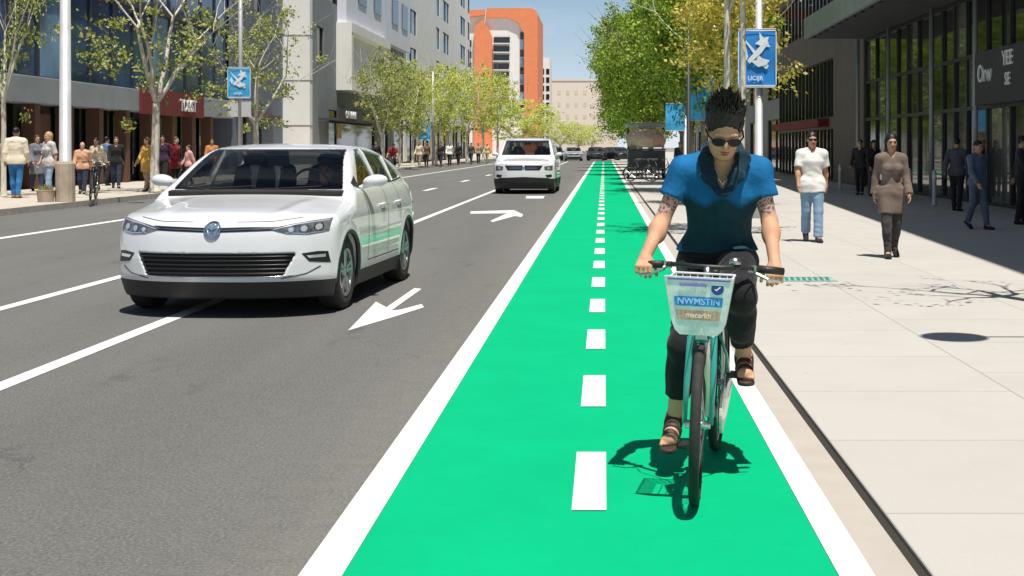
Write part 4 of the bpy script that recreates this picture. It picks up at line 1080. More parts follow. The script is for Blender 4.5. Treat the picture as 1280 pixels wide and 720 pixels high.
mm = MB(); mm.b2(1.112,1.148,-10,420,-.05,.006); struct(mm.build('drain_slot', M_DARKGAP))
mm = MB(); mm.b2(1.148,60,-10,420,-.05,.022); struct(mm.build('pavement', M_SLAB))
mm = MB(); mm.b2(-60,-13.45,-10,420,-.05,.15); struct(mm.build('pavement', M_SLABL))
mm = MB(); mm.b2(-13.449,-13.29,-10,420,-.05,.152); struct(mm.build('kerb', M_KERB))
# green drain cover set in the pavement
M_TG = M('teal_cast_metal', (.05,.30,.26), .5, .3, var=.2, scale=20); r = thing('drain_grate', 'teal striped drain grate set flush in the pale pavement beside the rider', 'drain grate', (2.28,14.95,.022))
g = MB()
for i in range(8): x = -.25+.066*i; g.prism([(x,-.20,.004),(x+.036,-.20,.004),(x+.076,.20,.004),(x+.040,.20,.004)], (0,0,.006))
g.build('bars', M_TG, r); g = MB(); g.b2(-.28,.33,-.23,-.205,.002,.009); g.b2(-.28,.33,.205,.23,.002,.009); g.b2(-.28,.33,-.23,.23,.001,.003); g.build('grate_frame', M('grate_backing', (.30,.42,.38), .7), r)
# ------------------------------------------------------------------ buildings
def glass_b(name, base, rough=.06, spec=.8, wob=.02):
    k = N(name); vec = k.coord(); f = k.noise(k.coord('Object',(1,.6,.5)), .8, 4)
    k.l(k.ramp(f, [(.35, tuple(c*.45 for c in base)), (.65, tuple(c*1.5 for c in base))]), k.p.inputs['Base Color'])
    k.p.inputs['Roughness'].default_value = rough; k.p.inputs['Specular IOR Level'].default_value = spec; k.bump(k.noise(vec, .7, 2), wob*4, .05); return k.m
G_BLUE = glass_b('blue_window_glass', (.02,.055,.15)); G_DARK = glass_b('dark_window_glass', (.012,.013,.015)); G_LIGHT = glass_b('pale_blue_window_glass', (.14,.26,.42), .12)
def wallm(name, col, var=.10, scale=.8, bump=.25, rough=.85):
    k = N(name); vec = k.coord(); f = k.noise(vec, scale, 6, .6); g = k.noise(vec, 25, 3); str_ = k.noise(k.coord('Object',(1,1,.06)), 2.5, 4)
    c = k.ramp(f, [(.3, tuple(x*(1-var) for x in col)), (.7, tuple(min(1,x*(1+var)) for x in col))]); c = k.mix(k.ramp(str_, [(.55,0.),(.75,.25)]), c, tuple(x*.7 for x in col))
    k.l(c, k.p.inputs['Base Color']); k.p.inputs['Roughness'].default_value = rough; k.bump(g, bump, .01); return k.m
W_DARK = wallm('charcoal_cladding', (.055,.055,.062)); W_CORN = wallm('grey_concrete_band', (.27,.30,.32)); W_BROWN = wallm('brown_timber_pier', (.13,.065,.040)); W_BGREY = wallm('blue_grey_render', (.13,.155,.20)); W_GREY = wallm('grey_stone_panels', (.24,.26,.27))
W_WHITE = wallm('white_render', (.82,.80,.75), .05); W_ORANGE = wallm('orange_cladding', (.78,.25,.11), .06); W_BEIGE = wallm('beige_render', (.80,.69,.57), .04, .05); W_RBROWN = wallm('taupe_stone_cladding', (.17,.135,.12)); W_RED = wallm('dark_red_fascia', (.16,.018,.014), .1); W_METAL = M('dark_window_metal', (.045,.045,.048), .45, .3); W_LMETAL = M('pale_canopy_metal', (.34,.36,.38), .5, .2, var=.15, scale=2)
W_LILAC = wallm('lilac_white_panels', (.74,.75,.82), .05); M_SIGNW = M('white_sign_lettering', (.75,.75,.75), .6)
def facade(root, X, face, ys, zs, win, wall_m, glass_m, frame_m, dep=.30, mull=0, O=(0,0,0), trans=0):
    """wall lying in the plane x=X (face=+1 looks to +x); win(i,j) -> glass material or None"""
    wm = MB(); a = X; b = X-face*dep
    for i in range(len(ys)-1):
        for j in range(len(zs)-1):
            g = win(i,j); y0,y1,z0,z1 = ys[i],ys[i+1],zs[j],zs[j+1]
            if not g: wm.b2(a-O[0], b-O[0], y0-O[1], y1-O[1], z0, z1); continue
            f = MB(); t = .055; xa, xb = X-face*.06-O[0], X-face*.16-O[0]; u0,u1 = y0-O[1], y1-O[1]
            f.b2(xa,xb,u0+.002,u0+t,z0+.002,z1-.002); f.b2(xa,xb,u1-t,u1-.002,z0+.002,z1-.002); f.b2(xa+face*.002,xb,u0+t,u1-t,z0+.002,z0+t); f.b2(xa+face*.002,xb,u0+t,u1-t,z1-t,z1-.002)
            for q in range(mull): yy = u0+(u1-u0)*(q+1)/(mull+1); f.b2(xa+face*.004,xb,yy-.025,yy+.025,z0+t,z1-t)
            for q in range(trans): zz = z0+(z1-z0)*(q+1)/(trans+1); f.b2(xa+face*.006,xb,u0+t,u1-t,zz-.025,zz+.025)
            fo = f.build('window', frame_m, root)
            p = MB(); xp = X-face*.13-O[0]; p.quad((xp,u0,z0),(xp,u1,z0),(xp,u1,z1),(xp,u0,z1)); p.build('pane', g if not g is True else glass_m, fo)
    if wm.v: wm.build('wall', wall_m, root)
rb = random.Random(4)
# left: low glazed building with a concrete band
O = (-18.5,48,.15); L1 = thing('shop_building', 'low dark blue glazed shop building with a grey concrete band above brown piers', 'building', O)
m = MB(); m.b2(-12,-.9,-22,17.6,0,12); m.build('core', W_DARK, L1)
m = MB(); m.b2(-.95,.12,-22,17.6,2.80,3.66); m.build('band', W_CORN, L1, bevel=.02)
ys = list(np.arange(26,65.7,2.2))+[65.6]
facade(L1, -18.6, 1, ys, [3.66,6.9,7.2,10.6], lambda i,j: None if j == 1 else (G_LIGHT if (i*7+j)%5 == 1 else G_BLUE), W_DARK, G_BLUE, W_METAL, .3, O=O)
for i, y in enumerate(np.arange(26.6,65,2.75)):
    m = MB(); m.b2(-.55,-.08,y-48,y-48+.42,0,2.80); m.build('pier', W_BROWN, L1, bevel=.015)
    if i%4 == 2: d = MB(); d.b2(-.72,-.62,y+.6-48,y+2.5-48,0,2.5); do = d.build('door', W_BROWN, L1); h = MB(); h.tube([(-.58,y+2.3-48,.9),(-.58,y+2.3-48,1.3)], .02, 6); h.build('handle', M_STEEL, do)
    else:
        p = MB(); p.b2(-.80,-.76,y+.45-48,y+2.7-48,.3,2.78); p.build('shop_window', G_DARK, L1)
m = MB(); m.b2(-.12,-.02,26-48,65.5-48,10.6,11.2); m.build('parapet', W_CORN, L1)
s = MB(); s.b2(.13,.26,52.2-48,60.2-48,2.70,3.72); so_ = s.build('sign_board', W_RED, L1); me = text_mesh('TDSIST', .72, .02, .01); t_ = obj('lettering', me, M_SIGNW, so_); t_.location = (.28, 57.9-48, 3.16); t_.rotation_euler = (PI/2,0,PI/2)
# blue grey corner building
O = (-18.5,70,.15); L2 = thing('corner_building', 'tall blank blue grey rendered building between the glazed shops and the white pilaster', 'building', O)
m = MB(); m.b2(-12,-.31,-4.35,5.9,0,17); m.build('core', W_BGREY, L2)
facade(L2, -18.5, 1, [65.66,66.8,68.4,69.8,71.4,75.9], [.15,3.0,8.6,10.6,17], lambda i,j: G_DARK if (j == 0 and i in (1,3)) or (j == 2 and i in (1,3)) else None, W_BGREY, G_DARK, W_METAL, O=O)
m = MB(); m.b2(-.31,.5,-3.8,3.5,2.9,3.1); m.build('awning', W_BROWN, L2)
# grey building with bay
O = (-17,94,.15); L3 = thing('office_building', 'grey office building with a white pilaster, pale projecting bay and dark shopfront canopy', 'building', O)
m = MB(); m.b2(-13.5,-.31,-17.9,17.9,0,19); m.build('core', W_GREY, L3)
m = MB(); m.b2(-1.5,.06,-18.0,-17.3,0,19); m.build('pilaster', W_WHITE, L3)
for z in (2.6,5.2,7.8,10.4): m = MB(); m.b2(-1.52,.08,-18.02,-17.28,z,z+.05); m.build('joint', W_GREY, L3)
facade(L3, -17, 1, [76.75,78.2,80,81.5,84.2,98,101,104,107,112], [.15,3.7,6.4,8.6,10.4,12.6,19], lambda i,j: G_DARK if (j == 2 and i == 1) or (j == 4 and i in (1,3,5,7)) or (j == 0 and i in (3,4,6,8)) or (j==2 and i in (6,8)) else None, W_GREY, G_DARK, W_METAL, O=O)
m = MB(); m.b2(.0,1.0,-10.2,5.0,5.0,5.5); m.b2(.0,1.0,-10.2,5.0,8.7,9.3); m.b2(.0,.98,-10.2,-9.6,5.5,8.7); m.b2(0,.98,4.4,5,5.5,8.7); m.b2(0,.35,-9.6,4.4,5.5,8.7); m.build('bay', W_WHITE, L3)
m = MB(); m.b2(.02,.6,-10,17.8,9.32,18.5); m.build('upper_cladding', W_LILAC, L3)
for y in (-6,0,8,13): m = MB(); m.b2(.61,.66,y,y+3,11,13); m.build('window', G_DARK, L3)
m = MB(); m.b2(.02,1.1,-15.5,12,3.0,3.12); cn = m.build('canopy', W_DARK, L3); m = MB(); m.b2(1.1,1.2,-15.5,-7.5,2.95,3.75); sb = m.build('sign_board', W_DARK, L3)
me = text_mesh('CEPTIANINT', .62, .02, .012); t_ = obj('lettering', me, M_SIGNW, sb); t_.location = (1.215,-11.5,3.35); t_.rotation_euler = (PI/2,0,PI/2)
m = MB(); m.b2(.6,.7,-13.0,-12.0,1.9,2.7); m.build('hanging_sign', M('amber_sign', (.55,.35,.10), .6, var=.3, scale=6), L3)
# white building
O = (-17,140,.15); L4 = thing('white_building', 'pale cream multi storey building rising behind the row of thin trees', 'building', O)
m = MB(); m.b2(-14,-.31,-27.9,30,0,30); m.build('core', W_WHITE, L4)
ys = [112.05]+list(np.arange(114,170,2.8)); zs = [.15,3.6]+[v for k in range(7) for v in (4.6+3.4*k, 6.8+3.4*k)]+[30]
facade(L4, -17, 1, ys, zs, lambda i,j: G_LIGHT if (i%3 != 0 and j%2 == 0 and j > 1 and (i//4)%2 == 0) else (G_DARK if j == 0 and i%3 else None), W_WHITE, G_LIGHT, W_METAL, O=O)
m = MB(); m.b2(0,.8,-27,30,3.55,3.75); m.build('canopy', W_DARK, L4)
# orange framed tower: front composed in metres around its own base
y5 = 300; k5 = F/y5; O = ((623-CX)/k5, y5, 0); L5 = thing('orange_tower', 'white tower wrapped in a bright orange frame at the end of the left side', 'building', O)
def X5(px): return (px-623)/k5
def Z5(py): return H+(CY-py)/k5
m = MB(); m.b2(X5(575),X5(670),.9,26,0,Z5(14)); m.build('core', W_WHITE, L5)
fr = [(655,200),(655,42),(648,28),(636,22),(608,22),(608,10),(664,10),(669,12),(672,17),(672,200)]
m = MB(); m.prism([(X5(a),0,Z5(b) if b < 200 else 0) for a,b in fr], (0,27,0)); m.build('orange_frame', W_ORANGE, L5)
m = MB(); m.prism([(X5(a),-.5,Z5(b) if b < 200 else 0) for a,b in [(593,200),(593,34),(603,24),(610,34),(615,46),(615,200)]], (0,1.3,0)); m.build('orange_column', W_ORANGE, L5)
m = MB(); m.prism([(X5(a),-.3,Z5(b)) for a,b in [(573,27),(573,13),(606,12),(606,19),(588,21),(578,27)]], (0,1.1,0)); m.build('orange_arc', W_ORANGE, L5)
for zz in range(8): 
    m = MB(); z1 = Z5(46+zz*11); m.b2(X5(617),X5(637-zz*.3),.5,.88,z1-1.35,z1); w_ = m.build('window', G_DARK, L5); m = MB(); m.b2(X5(616),X5(637),-.3,.85,z1-1.62,z1-1.42); m.build('balcony', W_WHITE, L5)
for zz in range(9): m = MB(); z1 = Z5(40+zz*11); m.b2(X5(650),X5(654.5),.5,.88,z1-1.6,z1); m.build('window', G_LIGHT if zz%2 else G_DARK, L5)
for zz in range(7): m = MB(); z1 = Z5(50+zz*14); m.b2(X5(579),X5(589),.6,.88,z1-1.5,z1); m.build('window', G_DARK, L5)
O = ((678-CX)/1650*360,360,0); L6 = thing('narrow_block', 'narrow grey white block peeping out beside the orange tower', 'building', O)
m = MB(); m.b2(-3.0,2.0,0,14,0,H+(CY-72)/1650*360); m.build('wall', W_WHITE, L6)
for k in range(9):
    for x in (-2.2,-.4,1.0): m = MB(); m.b2(x,x+.9,-.08,-.02,3+2.3*k,4.5+2.3*k); m.build('window', G_DARK, L6)
O = ((722-CX)/1650*460,460,0); L7 = thing('beige_block', 'plain beige building closing the street beneath the blue sky', 'building', O)
zt = H+(CY-101)/1650*460; m = MB(); m.b2(-11.2,14,0,30,0,zt); m.build('wall', W_BEIGE, L7); m = MB(); m.b2(-11.4,14.2,-.2,30,zt,zt+.6); m.build('cornice', W_BEIGE, L7)
for k in range(5):
    for i in range(8): m = MB(); m.b2(-10+3*i,-8.9+3*i,-.06,-.02,3+4.2*k,4.6+4.2*k); m.build('window', wallm('beige_shutter',(.70,.58,.46)) if k+i == 0 else bpy.data.materials['beige_shutter'], L7)
# right: shaded building with curtain wall and deep canopy
O = (9.9,30,.022); R1 = thing('glazed_building', 'dark glazed building with a deep projecting canopy, added roof overhang shading the right pavement', 'building', O)
m = MB(); m.b2(.9,14,-26,26.3,0,14); m.build('core', W_DARK, R1)
ys = [4,8,12,16,20,24,28.2,29.9,31.2,32.4,34.4,36.3,37.6,38.9,40.4,41.9,43.4,44.9,46.7,48.4,50.3,56.3]
def win1(i,j):
    if i == len(ys)-2: return None
    if j in (4,): return None
    return G_MIR if (i*5+j*3)%4 == 1 else G_DARK
G_MIR = glass_b('reflective_window_glass', (.10,.10,.09), .03, 1.0, .01)
facade(R1, 9.9, -1, ys, [.022,2.55,3.95,5.55,6.9,8.2,11.0,14.0], lambda i,j: win1(i,j) if j < 6 else None, W_RBROWN, G_DARK, W_METAL, .35, O=O, mull=0)
for y in (34.3,38.9,44.8,50.2):
    m = MB(); m.tube([(-.25,y-30,0),(-.25,y-30,5.6)], .07, 10); m.build('column', W_LMETAL, R1, smooth=True)
m = MB(); m.b2(-2.2,0,-26,20,5.6,5.72); m.build('canopy_soffit', W_DARK, R1)
m = MB(); m.b2(-2.32,-2.2,-26,20.1,5.6,6.35); m.b2(-2.2,0,20,20.1,5.6,6.35); fs_ = m.build('canopy_fascia', W_LMETAL, R1)
for y in np.arange(-24,20,1.3): m = MB(); m.lathe([(0,.0),(.05,0),(.06,-.04),(0,-.04)], (-2.1,y,5.6), 'z', 10); m.build('canopy_light', W_METAL, R1)
shade_roof = MB(); shade_roof.prism([(6.37-9.9,4-30,13.96),(9.07-9.9,56-30,13.96),(11,26,13.96),(11,-26,13.96)], (0,0,.25)); shade_roof.build('roof', W_RBROWN, R1)  # unseen overhang added above the frame, edge tapered to set the pavement shade
s = MB(); s.b2(-.28,-.02,28.2-30,34.3-30,2.58,3.93); sg_ = s.build('sign_board', W_DARK, R1)
for (txt, sz, y, z) in (('Orw', .62, 33.3,3.35), ('YEE', .50, 31.4,3.62), ('SE', .42, 31.4,3.12)):
    t_ = obj('lettering', text_mesh(txt, sz, .02, .006), M_SIGNW, sg_); t_.location = (-.30,y-30,z); t_.rotation_euler = (PI/2,0,-PI/2)
O = (9.9,64,.022); R2 = thing('taupe_building', 'taupe stone building with a ribbon of tall dark windows beyond the glazed one', 'building', O)
m = MB(); m.b2(.9,14,-7.65,11,0,15); m.build('core', W_DARK, R2)
facade(R2, 9.9, -1, [56.35,57,58.9,60.9,63,65.2,67.6,70,72.5,75], [.022,2.35,2.8,5.4,7.0,9.2,15], lambda i,j: G_DARK if j in (0,2,4) and i > 0 else None, W_RBROWN, G_DARK, W_METAL, O=O, mull=1)
m = MB(); m.b2(-.5,0,-6,10,2.4,2.75); m.build('red_fascia', W_RED, R2)
O = (10.4,100,.022); R3 = thing('grey_terrace', 'grey terrace of shops half hidden behind the right hand trees', 'building', O)
m = MB(); m.b2(.9,14,-24.9,60,0,17); m.build('core', W_GREY, R3)
facade(R3, 10.4, -1, [75.1]+list(np.arange(77,160,3.4)), [.022,3.2,4.4,6.6,8,10.2,17], lambda i,j: G_DARK if j in (0,2,4) and i%3 else None, W_GREY, G_DARK, W_METAL, O=O)
# ------------------------------------------------------------------ street furniture
M_POLE = M('pale_painted_pole', (.50,.51,.52), .5, .2, var=.12, scale=3); M_POLEB = M('tan_concrete_base', (.42,.34,.26), .85, var=.2, bump=.3); M_BLUEB = M('blue_banner_cloth', (.015,.22,.62), .7, var=.08); M_BLUEB2 = M('light_blue_banner_cloth', (.06,.42,.78), .7, var=.1)
M_BANW = M('white_banner_print', (.72,.78,.82), .7, var=.1); M_SIGNP = M('pale_sign_back', (.55,.55,.56), .5, var=.1); M_POLED = M('dark_lamp_post', (.06,.06,.065), .5, .4)
def banner(root, x0, x1, y, z0, z1, m, deco=True, seed=1):
    b = MB(); n = 8; vs = []
    for j in range(n+1):
        z = z0+(z1-z0)*j/n; off = .02*math.sin(j*.9+seed)
        vs += [(x0,y+off,z),((x0+x1)/2,y+off*.4-.01,z),(x1,y+off*.7,z)]
    f = [(i*3+k,i*3+k+1,i*3+k+4,i*3+k+3) for i in range(n) for k in (0,1)]
    b.add(vs, f); o = b.build('banner', m, root); s_ = o.modifiers.new('thick','SOLIDIFY'); s_.thickness = .006
    if deco:
        w, h = x1-x0, z1-z0; d = MB(); yy = y-.032
        P = lambda u,v: (x0+w*u, yy, z0+h*v)
        for ip, poly in enumerate(([(.10,.88),(.17,.84),(.80,.36),(.74,.30),(.62,.36)], [(.55,.96),(.66,.86),(.80,.88),(.76,.78),(.84,.70),(.64,.70),(.44,.76),(.56,.82)], [(.80,.78),(.62,.60),(.30,.40),(.24,.46),(.50,.66),(.70,.80)], [(.34,.44),(.52,.34),(.74,.38),(.82,.46),(.60,.50),(.48,.47)], [(.12,.60),(.20,.70),(.26,.52),(.20,.44)])):
            d.prism([(P(u,v)[0], yy-.004*ip, P(u,v)[2]) for u,v in poly], (0,-.003,0))
        d.build('banner_print', M_BANW, o)
        e = MB(); t = .025
        for (a,b_,c,d_) in ((0,1,0,t*.8),(0,1,1-t*.8,1),(0,t,0,1),(1-t,1,0,1)): e.prism([P(a,c),P(b_,c),P(b_,d_),P(a,d_)], (0,-.002,0))
        e.build('banner_border', M_BANW, o)
        t_ = obj('lettering', text_mesh('UCIJR', h*.11, .002, .002), M_BANW, o); t_.location = (x0+w*.45, yy-.004, z0+h*.14); t_.rotation_euler = (PI/2,0,0)
    br = MB(); br.tube([(x0,y,z1+.02),(x1,y,z1+.02)], .014, 6); br.tube([(x0,y,z0-.02),(x1,y,z0-.02)], .014, 6); br.build('banner_bracket', M_POLE, root)
def lamp_post(label, loc, h, r, m, arm=1.2, arm_dir=-1, group=None, base=None, rs=1):
    t = thing('street_lamp', label, 'street lamp', loc, 0, group)
    p = MB(); p.tube([(0,0,0),(0,0,.25),(0,0,.3),(0,0,h)], [r*1.5,r*1.4,r,r*.7], 16); p.build('pole', m, t, smooth=True)
    a = MB(); a.tube([(0,0,h-.1),(arm_dir*arm*.4,0,h+.25),(arm_dir*arm,0,h+.3)], [r*.5,r*.42,r*.38], 8); a.build('arm', m, t, smooth=True)
    hd = MB(); hd.lathe([(0,.06),(.10,.05),(.22*rs,.0),(.23*rs,-.03),(.20*rs,-.05),(0,-.05)], (arm_dir*(arm+.15),0,h+.28), 'z', 20); hd.build('lamp_head', m, t, smooth=True)
    if base: b = MB(); b.lathe([(0,0),(r*base,0),(r*base*.95,.95),(r*base*.8,1.02),(0,1.02)], (0,0,0), 'z', 14); b.build('base', M_POLEB, t, bevel=.01)
    return t
# right banner posts
g_ = 'banner posts on the right pavement'
for i, (px0,px1,py0,py1,ppx,y,lab) in enumerate([(922,970,38,108,949,27.8,'pale post carrying the large blue banner, nearest on the right pavement'), (862,891,97,150,893,44,'thin post carrying the blue banner behind the rider hair'), (832,856,130,163,857,59,'thin post with the small bright blue banner farther along')]):
    X0 = (ppx-CX)/F*y; t = thing('banner_post', lab, 'banner post', (X0,y,.022), 0, g_)
    p = MB(); p.tube([(0,.06,0),(0,.06,.5),(0,.06,.52),(0,.06,7.5)], [.13,.125,.085,.06], 14); p.build('pole', M_POLE, t, smooth=True)
    banner(t, (px0-CX)/F*y-X0, (px1-CX)/F*y-X0, -.06, U(0,py1,y)[2]-.02, U(0,py0,y)[2]-.02, M_BLUEB if i == 0 else M_BLUEB2, i == 0, i)
lamp_post('slim dark lamp post rising through the green crowns', ((860.5-CX)/F*40,40,.022), 8.5, .065, M_POLED, 1.0)
lamp_post('pale grey lamp post on the near left pavement with a tan base', (-13.55,33.2,.15), 9, .15, M_POLE, 1.8, 1, None, 1.6)
lamp_post('lamp post on the sunny right pavement whose round head shades the slabs', (4.83,8.75,.022), 5.0, .06, M_POLE, 1.25, -1, None, None, 1.15)
# left banner post with signs
y = 49.3; X0 = (300-CX)/F*y; t = thing('banner_post', 'slim white post with a blue banner and two blank white signs on the left kerb', 'banner post', (X0,y,.15))
p = MB(); p.tube([(0,.06,0),(0,.06,9)], [.09,.07], 12); p.build('pole', M_POLE, t, smooth=True)
banner(t, (285-CX)/F*y-X0, (314-CX)/F*y-X0, -.06, U(0,122,y)[2]-.15, U(0,85,y)[2]-.15, M_BLUEB2, True, 2)
for a,b in ((285,298),(302,314)): s = MB(); s.b2((a-CX)/F*y-X0,(b-CX)/F*y-X0,-.04,.0,U(0,146,y)[2]-.15,U(0,126,y)[2]-.15); s.build('sign_plate', M_SIGNP, t)
y = 98; X0 = (541-CX)/F*y; t = thing('banner_post', 'small blue and white banner post among the thin left trees', 'banner post', (X0,y,.15))
p = MB(); p.tube([(0,.06,0),(0,.06,7)], [.09,.06], 10); p.build('pole', M_POLE, t, smooth=True); banner(t, (523-CX)/F*y-X0, (538-CX)/F*y-X0, -.06, 1.9, 3.5, M_BLUEB2, True, 3)
# bollards by the glazed building
for i, (px, y, ds) in enumerate([(1050,46,'beside the taupe wall'),(1137,37,'by the left door column'),(1168,34,'midway along the dark windows'),(1196,31.5,'nearest the dark doorway')]):
    t = thing('bollard', 'short pale bollard '+ds, 'bollard', ((px-CX)/F*y, y, .022), 0, 'bollards along the glazed building')
    b = MB(); b.lathe([(0,0),(.08,0),(.08,.04),(.055,.06),(.055,.85),(.04,.90),(0,.92)], (0,0,0), 'z', 14); b.build('post', M_POLE, t, smooth=True)
    b = MB(); b.lathe([(.057,.70),(.057,.78)], (0,0,0), 'z', 14); b.build('reflective_band', M_SIGNW, t)

# ------------------------------------------------------------------ trees
RT = [tree_geo(11+i, 2.3, .13, (0,0,(6.4,5.2,5.2)[i]), (2.15,2.4,(3.3,3.5,3.5)[i]), 26000, .12, 4, 3, .50, 1.0, 0, .3) for i in range(3)]
rt_lab = ['dense green street tree right of the lane, nearest of the leafy row','dense green tree second in the leafy right row','bushy green tree third in the leafy right row','full green tree midway along the right row','green tree fifth in the right row, above the far cart','green tree sixth in the right row','dense green tree seventh in the right row near the lane end','farthest dense green tree beside the lane end']
for i, (x, y, sc) in enumerate([(3.35,44,1.0),(3.5,53,1.0),(3.6,61,1.0),(2.55,71,1.15),(2.3,83,1.15),(2.3,97,1.25),(2.4,113,1.35),(2.6,132,1.45)]):
    tree(RT[0 if i < 3 else 1+i%2], rt_lab[i], (x,y,.02), LEAF_G, BARK_GREY, rz=i*1.9, sc=sc, group='dense green trees lining the right side of the lane')
YT = tree_geo(31, 4.2, .055, (.2,0,5.6), (1.6,1.6,1.9), 2600, .12, 3, 3, .40, 1.2, .02, .1, True)
tree(YT, 'slender twin stemmed tree with yellow leaves behind the rider', (2.22,22.5,.02), LEAF_Y, BARK_PALE, name='yellow_tree')
YT2 = tree_geo(37, 2.6, .10, (0,0,5.0), (1.6,1.6,2.5), 7500, .12, 4, 3, .5, 1.0, 0, .3)
tree(YT2, 'fuller yellow leaved tree between the rider and the green row', (3.3,34,.02), LEAF_Y, BARK_PALE, name='yellow_tree')
ST = tree_geo(41, 2.6, .09, (0,0,4.6), (1.5,1.5,1.4), 160, .09, 4, 3, .3, 2)
tree(ST, 'bare young tree at the right edge casting twig shadows on the slabs', (4.30,12.5,.02), LEAF_S, BARK_PALE, name='young_tree')
LT = [tree_geo(51+i, 2.7, .13, (0,0,5.2), (2.6,2.4,2.9), 3300, .13, 4, 4, .42, 2.0, 0, .1) for i in range(2)]
LT2 = [tree_geo(61+i, 2.4, .12, (0,0,5.4), (2.0,2.0,3.4), 4600, .16, 4, 3, .55, 1.2, 0, .2) for i in range(2)]
tree(LT[0], 'pale trunked sparse tree in front of the red sign on the left pavement', (-13.6,40,.15), LEAF_S, BARK_PALE, 0, 1.0, 'sparse trees on the left pavement')
tree(LT[1], 'sparse young tree standing just behind the left banner post', (-14.0,53,.15), LEAF_S, BARK_PALE, 1, .95, 'sparse trees on the left pavement')
tree(LT[1], 'bare pale tree whose twigs hang left of the near lamp post', (-16.6,36.5,.15), LEAF_S, BARK_PALE, 2.6, (.55,.55,1.0), 'sparse trees on the left pavement')
lts = [(478,81,1,'small pale tree above the white car roof'),(500,88,0,'thin pale tree beside the red shirted cyclist'),(516,96,1,'thin yellow green tree left of the small banner'),(545,104,0,'thin yellow green tree right of the small banner'),(560,112,1,'yellow green tree in front of the pale building, fifth of the thin row'),(584,122,0,'yellow green tree under the orange column'),(604,132,1,'fuller yellow green tree left of the oncoming white people carrier'),(622,146,0,'yellow green tree directly above the white people carrier')]
for i, (px, y, v, lab) in enumerate(lts): tree(LT2[v], lab, ((px-CX)/F*y,y,.15), LEAF_YG if i > 1 else LEAF_S, BARK_PALE, i*2.1, .85 if i < 2 else 1.0+.05*(i-4), 'thin spring trees along the far left pavement')
for i, (px, y, sc, lab) in enumerate([(648,175,1.0,'rounded yellow green tree right of the people carrier roof'),(672,200,.9,'yellow green tree below the orange tower corner'),(700,235,.8,'low yellow tree below the beige building, left'),(722,245,.75,'low yellow tree below the beige building, right'),(740,255,.75,'low yellow tree at the very end of the green lane')]):
    tree(LT2[i%2], lab, ((px-CX)/F*y,y,.0), LEAF_YG, BARK_PALE, i*1.3, (sc*2.3,sc*1.6,sc*.95), 'yellow green trees closing the street')

# ------------------------------------------------------------------ cars
near_loc = (-3.46, 11.62, 0.0)
yaw = math.radians(-3.2)
c1 = car(HATCH, 'white_hatchback', 'white hatchback driving towards the camera, nearest and largest car', near_loc, yaw, M_WHITECAR, .014)
y = 42.6; c2 = car(SUV, 'white_people_carrier', 'tall white people carrier farther off in the lane beside the green track', (-2.60,y,0), math.radians(-1.0), M_WHITEVAN, .03)
cars_far = [(-5.6,147,'dark','dark car waiting far off, leftmost at the lane end'),(-3.3,145,'silver','silver car waiting far off between two dark ones'),(-1.0,148,'dark','dark car waiting far off, just left of the green lane end'),(2.6,150,'dark','dark car waiting far off right of the green lane end')]
for i, (x, y, cc, lab) in enumerate(cars_far):
    c = copy_tree(c2); c.location = (x,y,0); c.rotation_euler = (0,0,(0,.05,-.04,.5)[i]); c['label'] = lab; c['group'] = 'small cars waiting at the far end of the street'; c.name = 'waiting_car'; c.scale = (1,1,.85)
    recolor(c, M_WHITEVAN, M_DARKCAR if cc == 'dark' else M_SILVERCAR)

# far cart under the trees
y = 63; t = thing('vendor_cart', 'dark vendor cart with a tan tarpaulin and pale roof beneath the green trees', 'cart', (2.02,y,.022)); M_TARP = cloth_mat('cloth_tan_tarpaulin', (.80,.52,.40), .12); 
b = MB(); b.b2(-.88,.88,-.6,1.9,.42,1.35); b.b2(-.92,.92,-.64,1.94,1.36,1.42); b.build('cart_body', M_DARKF, t, bevel=.02)
me = sdf_mesh([EL((0,.5,1.85),(.96,1.45,.66),None,0,[((0,0,1.5),(0,0,-1)),((0,0,2.35),(0,0,1))])], .04, folds=.02); obj('tarpaulin', me, M_TARP, t)
b = MB(); b.b2(-1.0,1.0,.25,2.1,2.45,2.62); b.b2(-.9,.9,.35,2.0,2.62,2.70); b.build('roof', M('pale_cart_roof', (.55,.52,.46), .6), t, bevel=.03)
for x in (-.85,.85):
    for yy in (.35,1.9): b = MB(); b.tube([(x,yy,1.4),(x,yy,2.46)], .025, 8); b.build('roof_post', M_DARKF, t)
    for yy in (-.2,1.5): torus_mb(.27,.05,(x,yy,.32),28,8).build('wheel', M_TYRE, t, smooth=True)
b = MB(); b.tube([(-.5,-.65,.9),(-.5,-1.1,.95),(.5,-1.1,.95),(.5,-.65,.9)], .02, 8); b.build('push_bar', M_STEEL, t)

# ------------------------------------------------------------------ the rider and the bicycle
bk = thing('bicycle', 'teal and cream share bicycle with a printed white front basket ridden on the green lane', 'bicycle', (.4725,6.11,.008), rot=(0,math.radians(2.0),math.radians(-9.8)))
bicycle(bk, M_TEAL, True, steer=math.radians(-3.5)*-1+.0, m2=M_CREAMF)
J = cyclist_joints(); org = V3(.55,6.2,0)
for k_, v in list(J.items()):
    if isinstance(v, np.ndarray) and v.shape == (3,) and k_ not in ('hdL','hdR','hnL','hnR','htL','htR'): J[k_] = v-org
rd = thing('person', 'rider in a blue, teal-collared polo shirt with painted chest shade, spiky black hair and sunglasses', 'person', tuple(org))
SK_R = skin_mat('skin_rider', (.58,.32,.195), (1.205,1.315))
SHIRT = N('rider_shirt_chest_shade'); k = SHIRT; vec = k.coord(); sx = k.n('ShaderNodeSeparateXYZ'); k.l(vec, sx.inputs[0])
ax_ = k.math('ABSOLUTE', k.math('SUBTRACT', sx.outputs[0], .01)); lob = k.math('MULTIPLY', k.math('ABSOLUTE', k.math('SUBTRACT', ax_, .085)), .55)
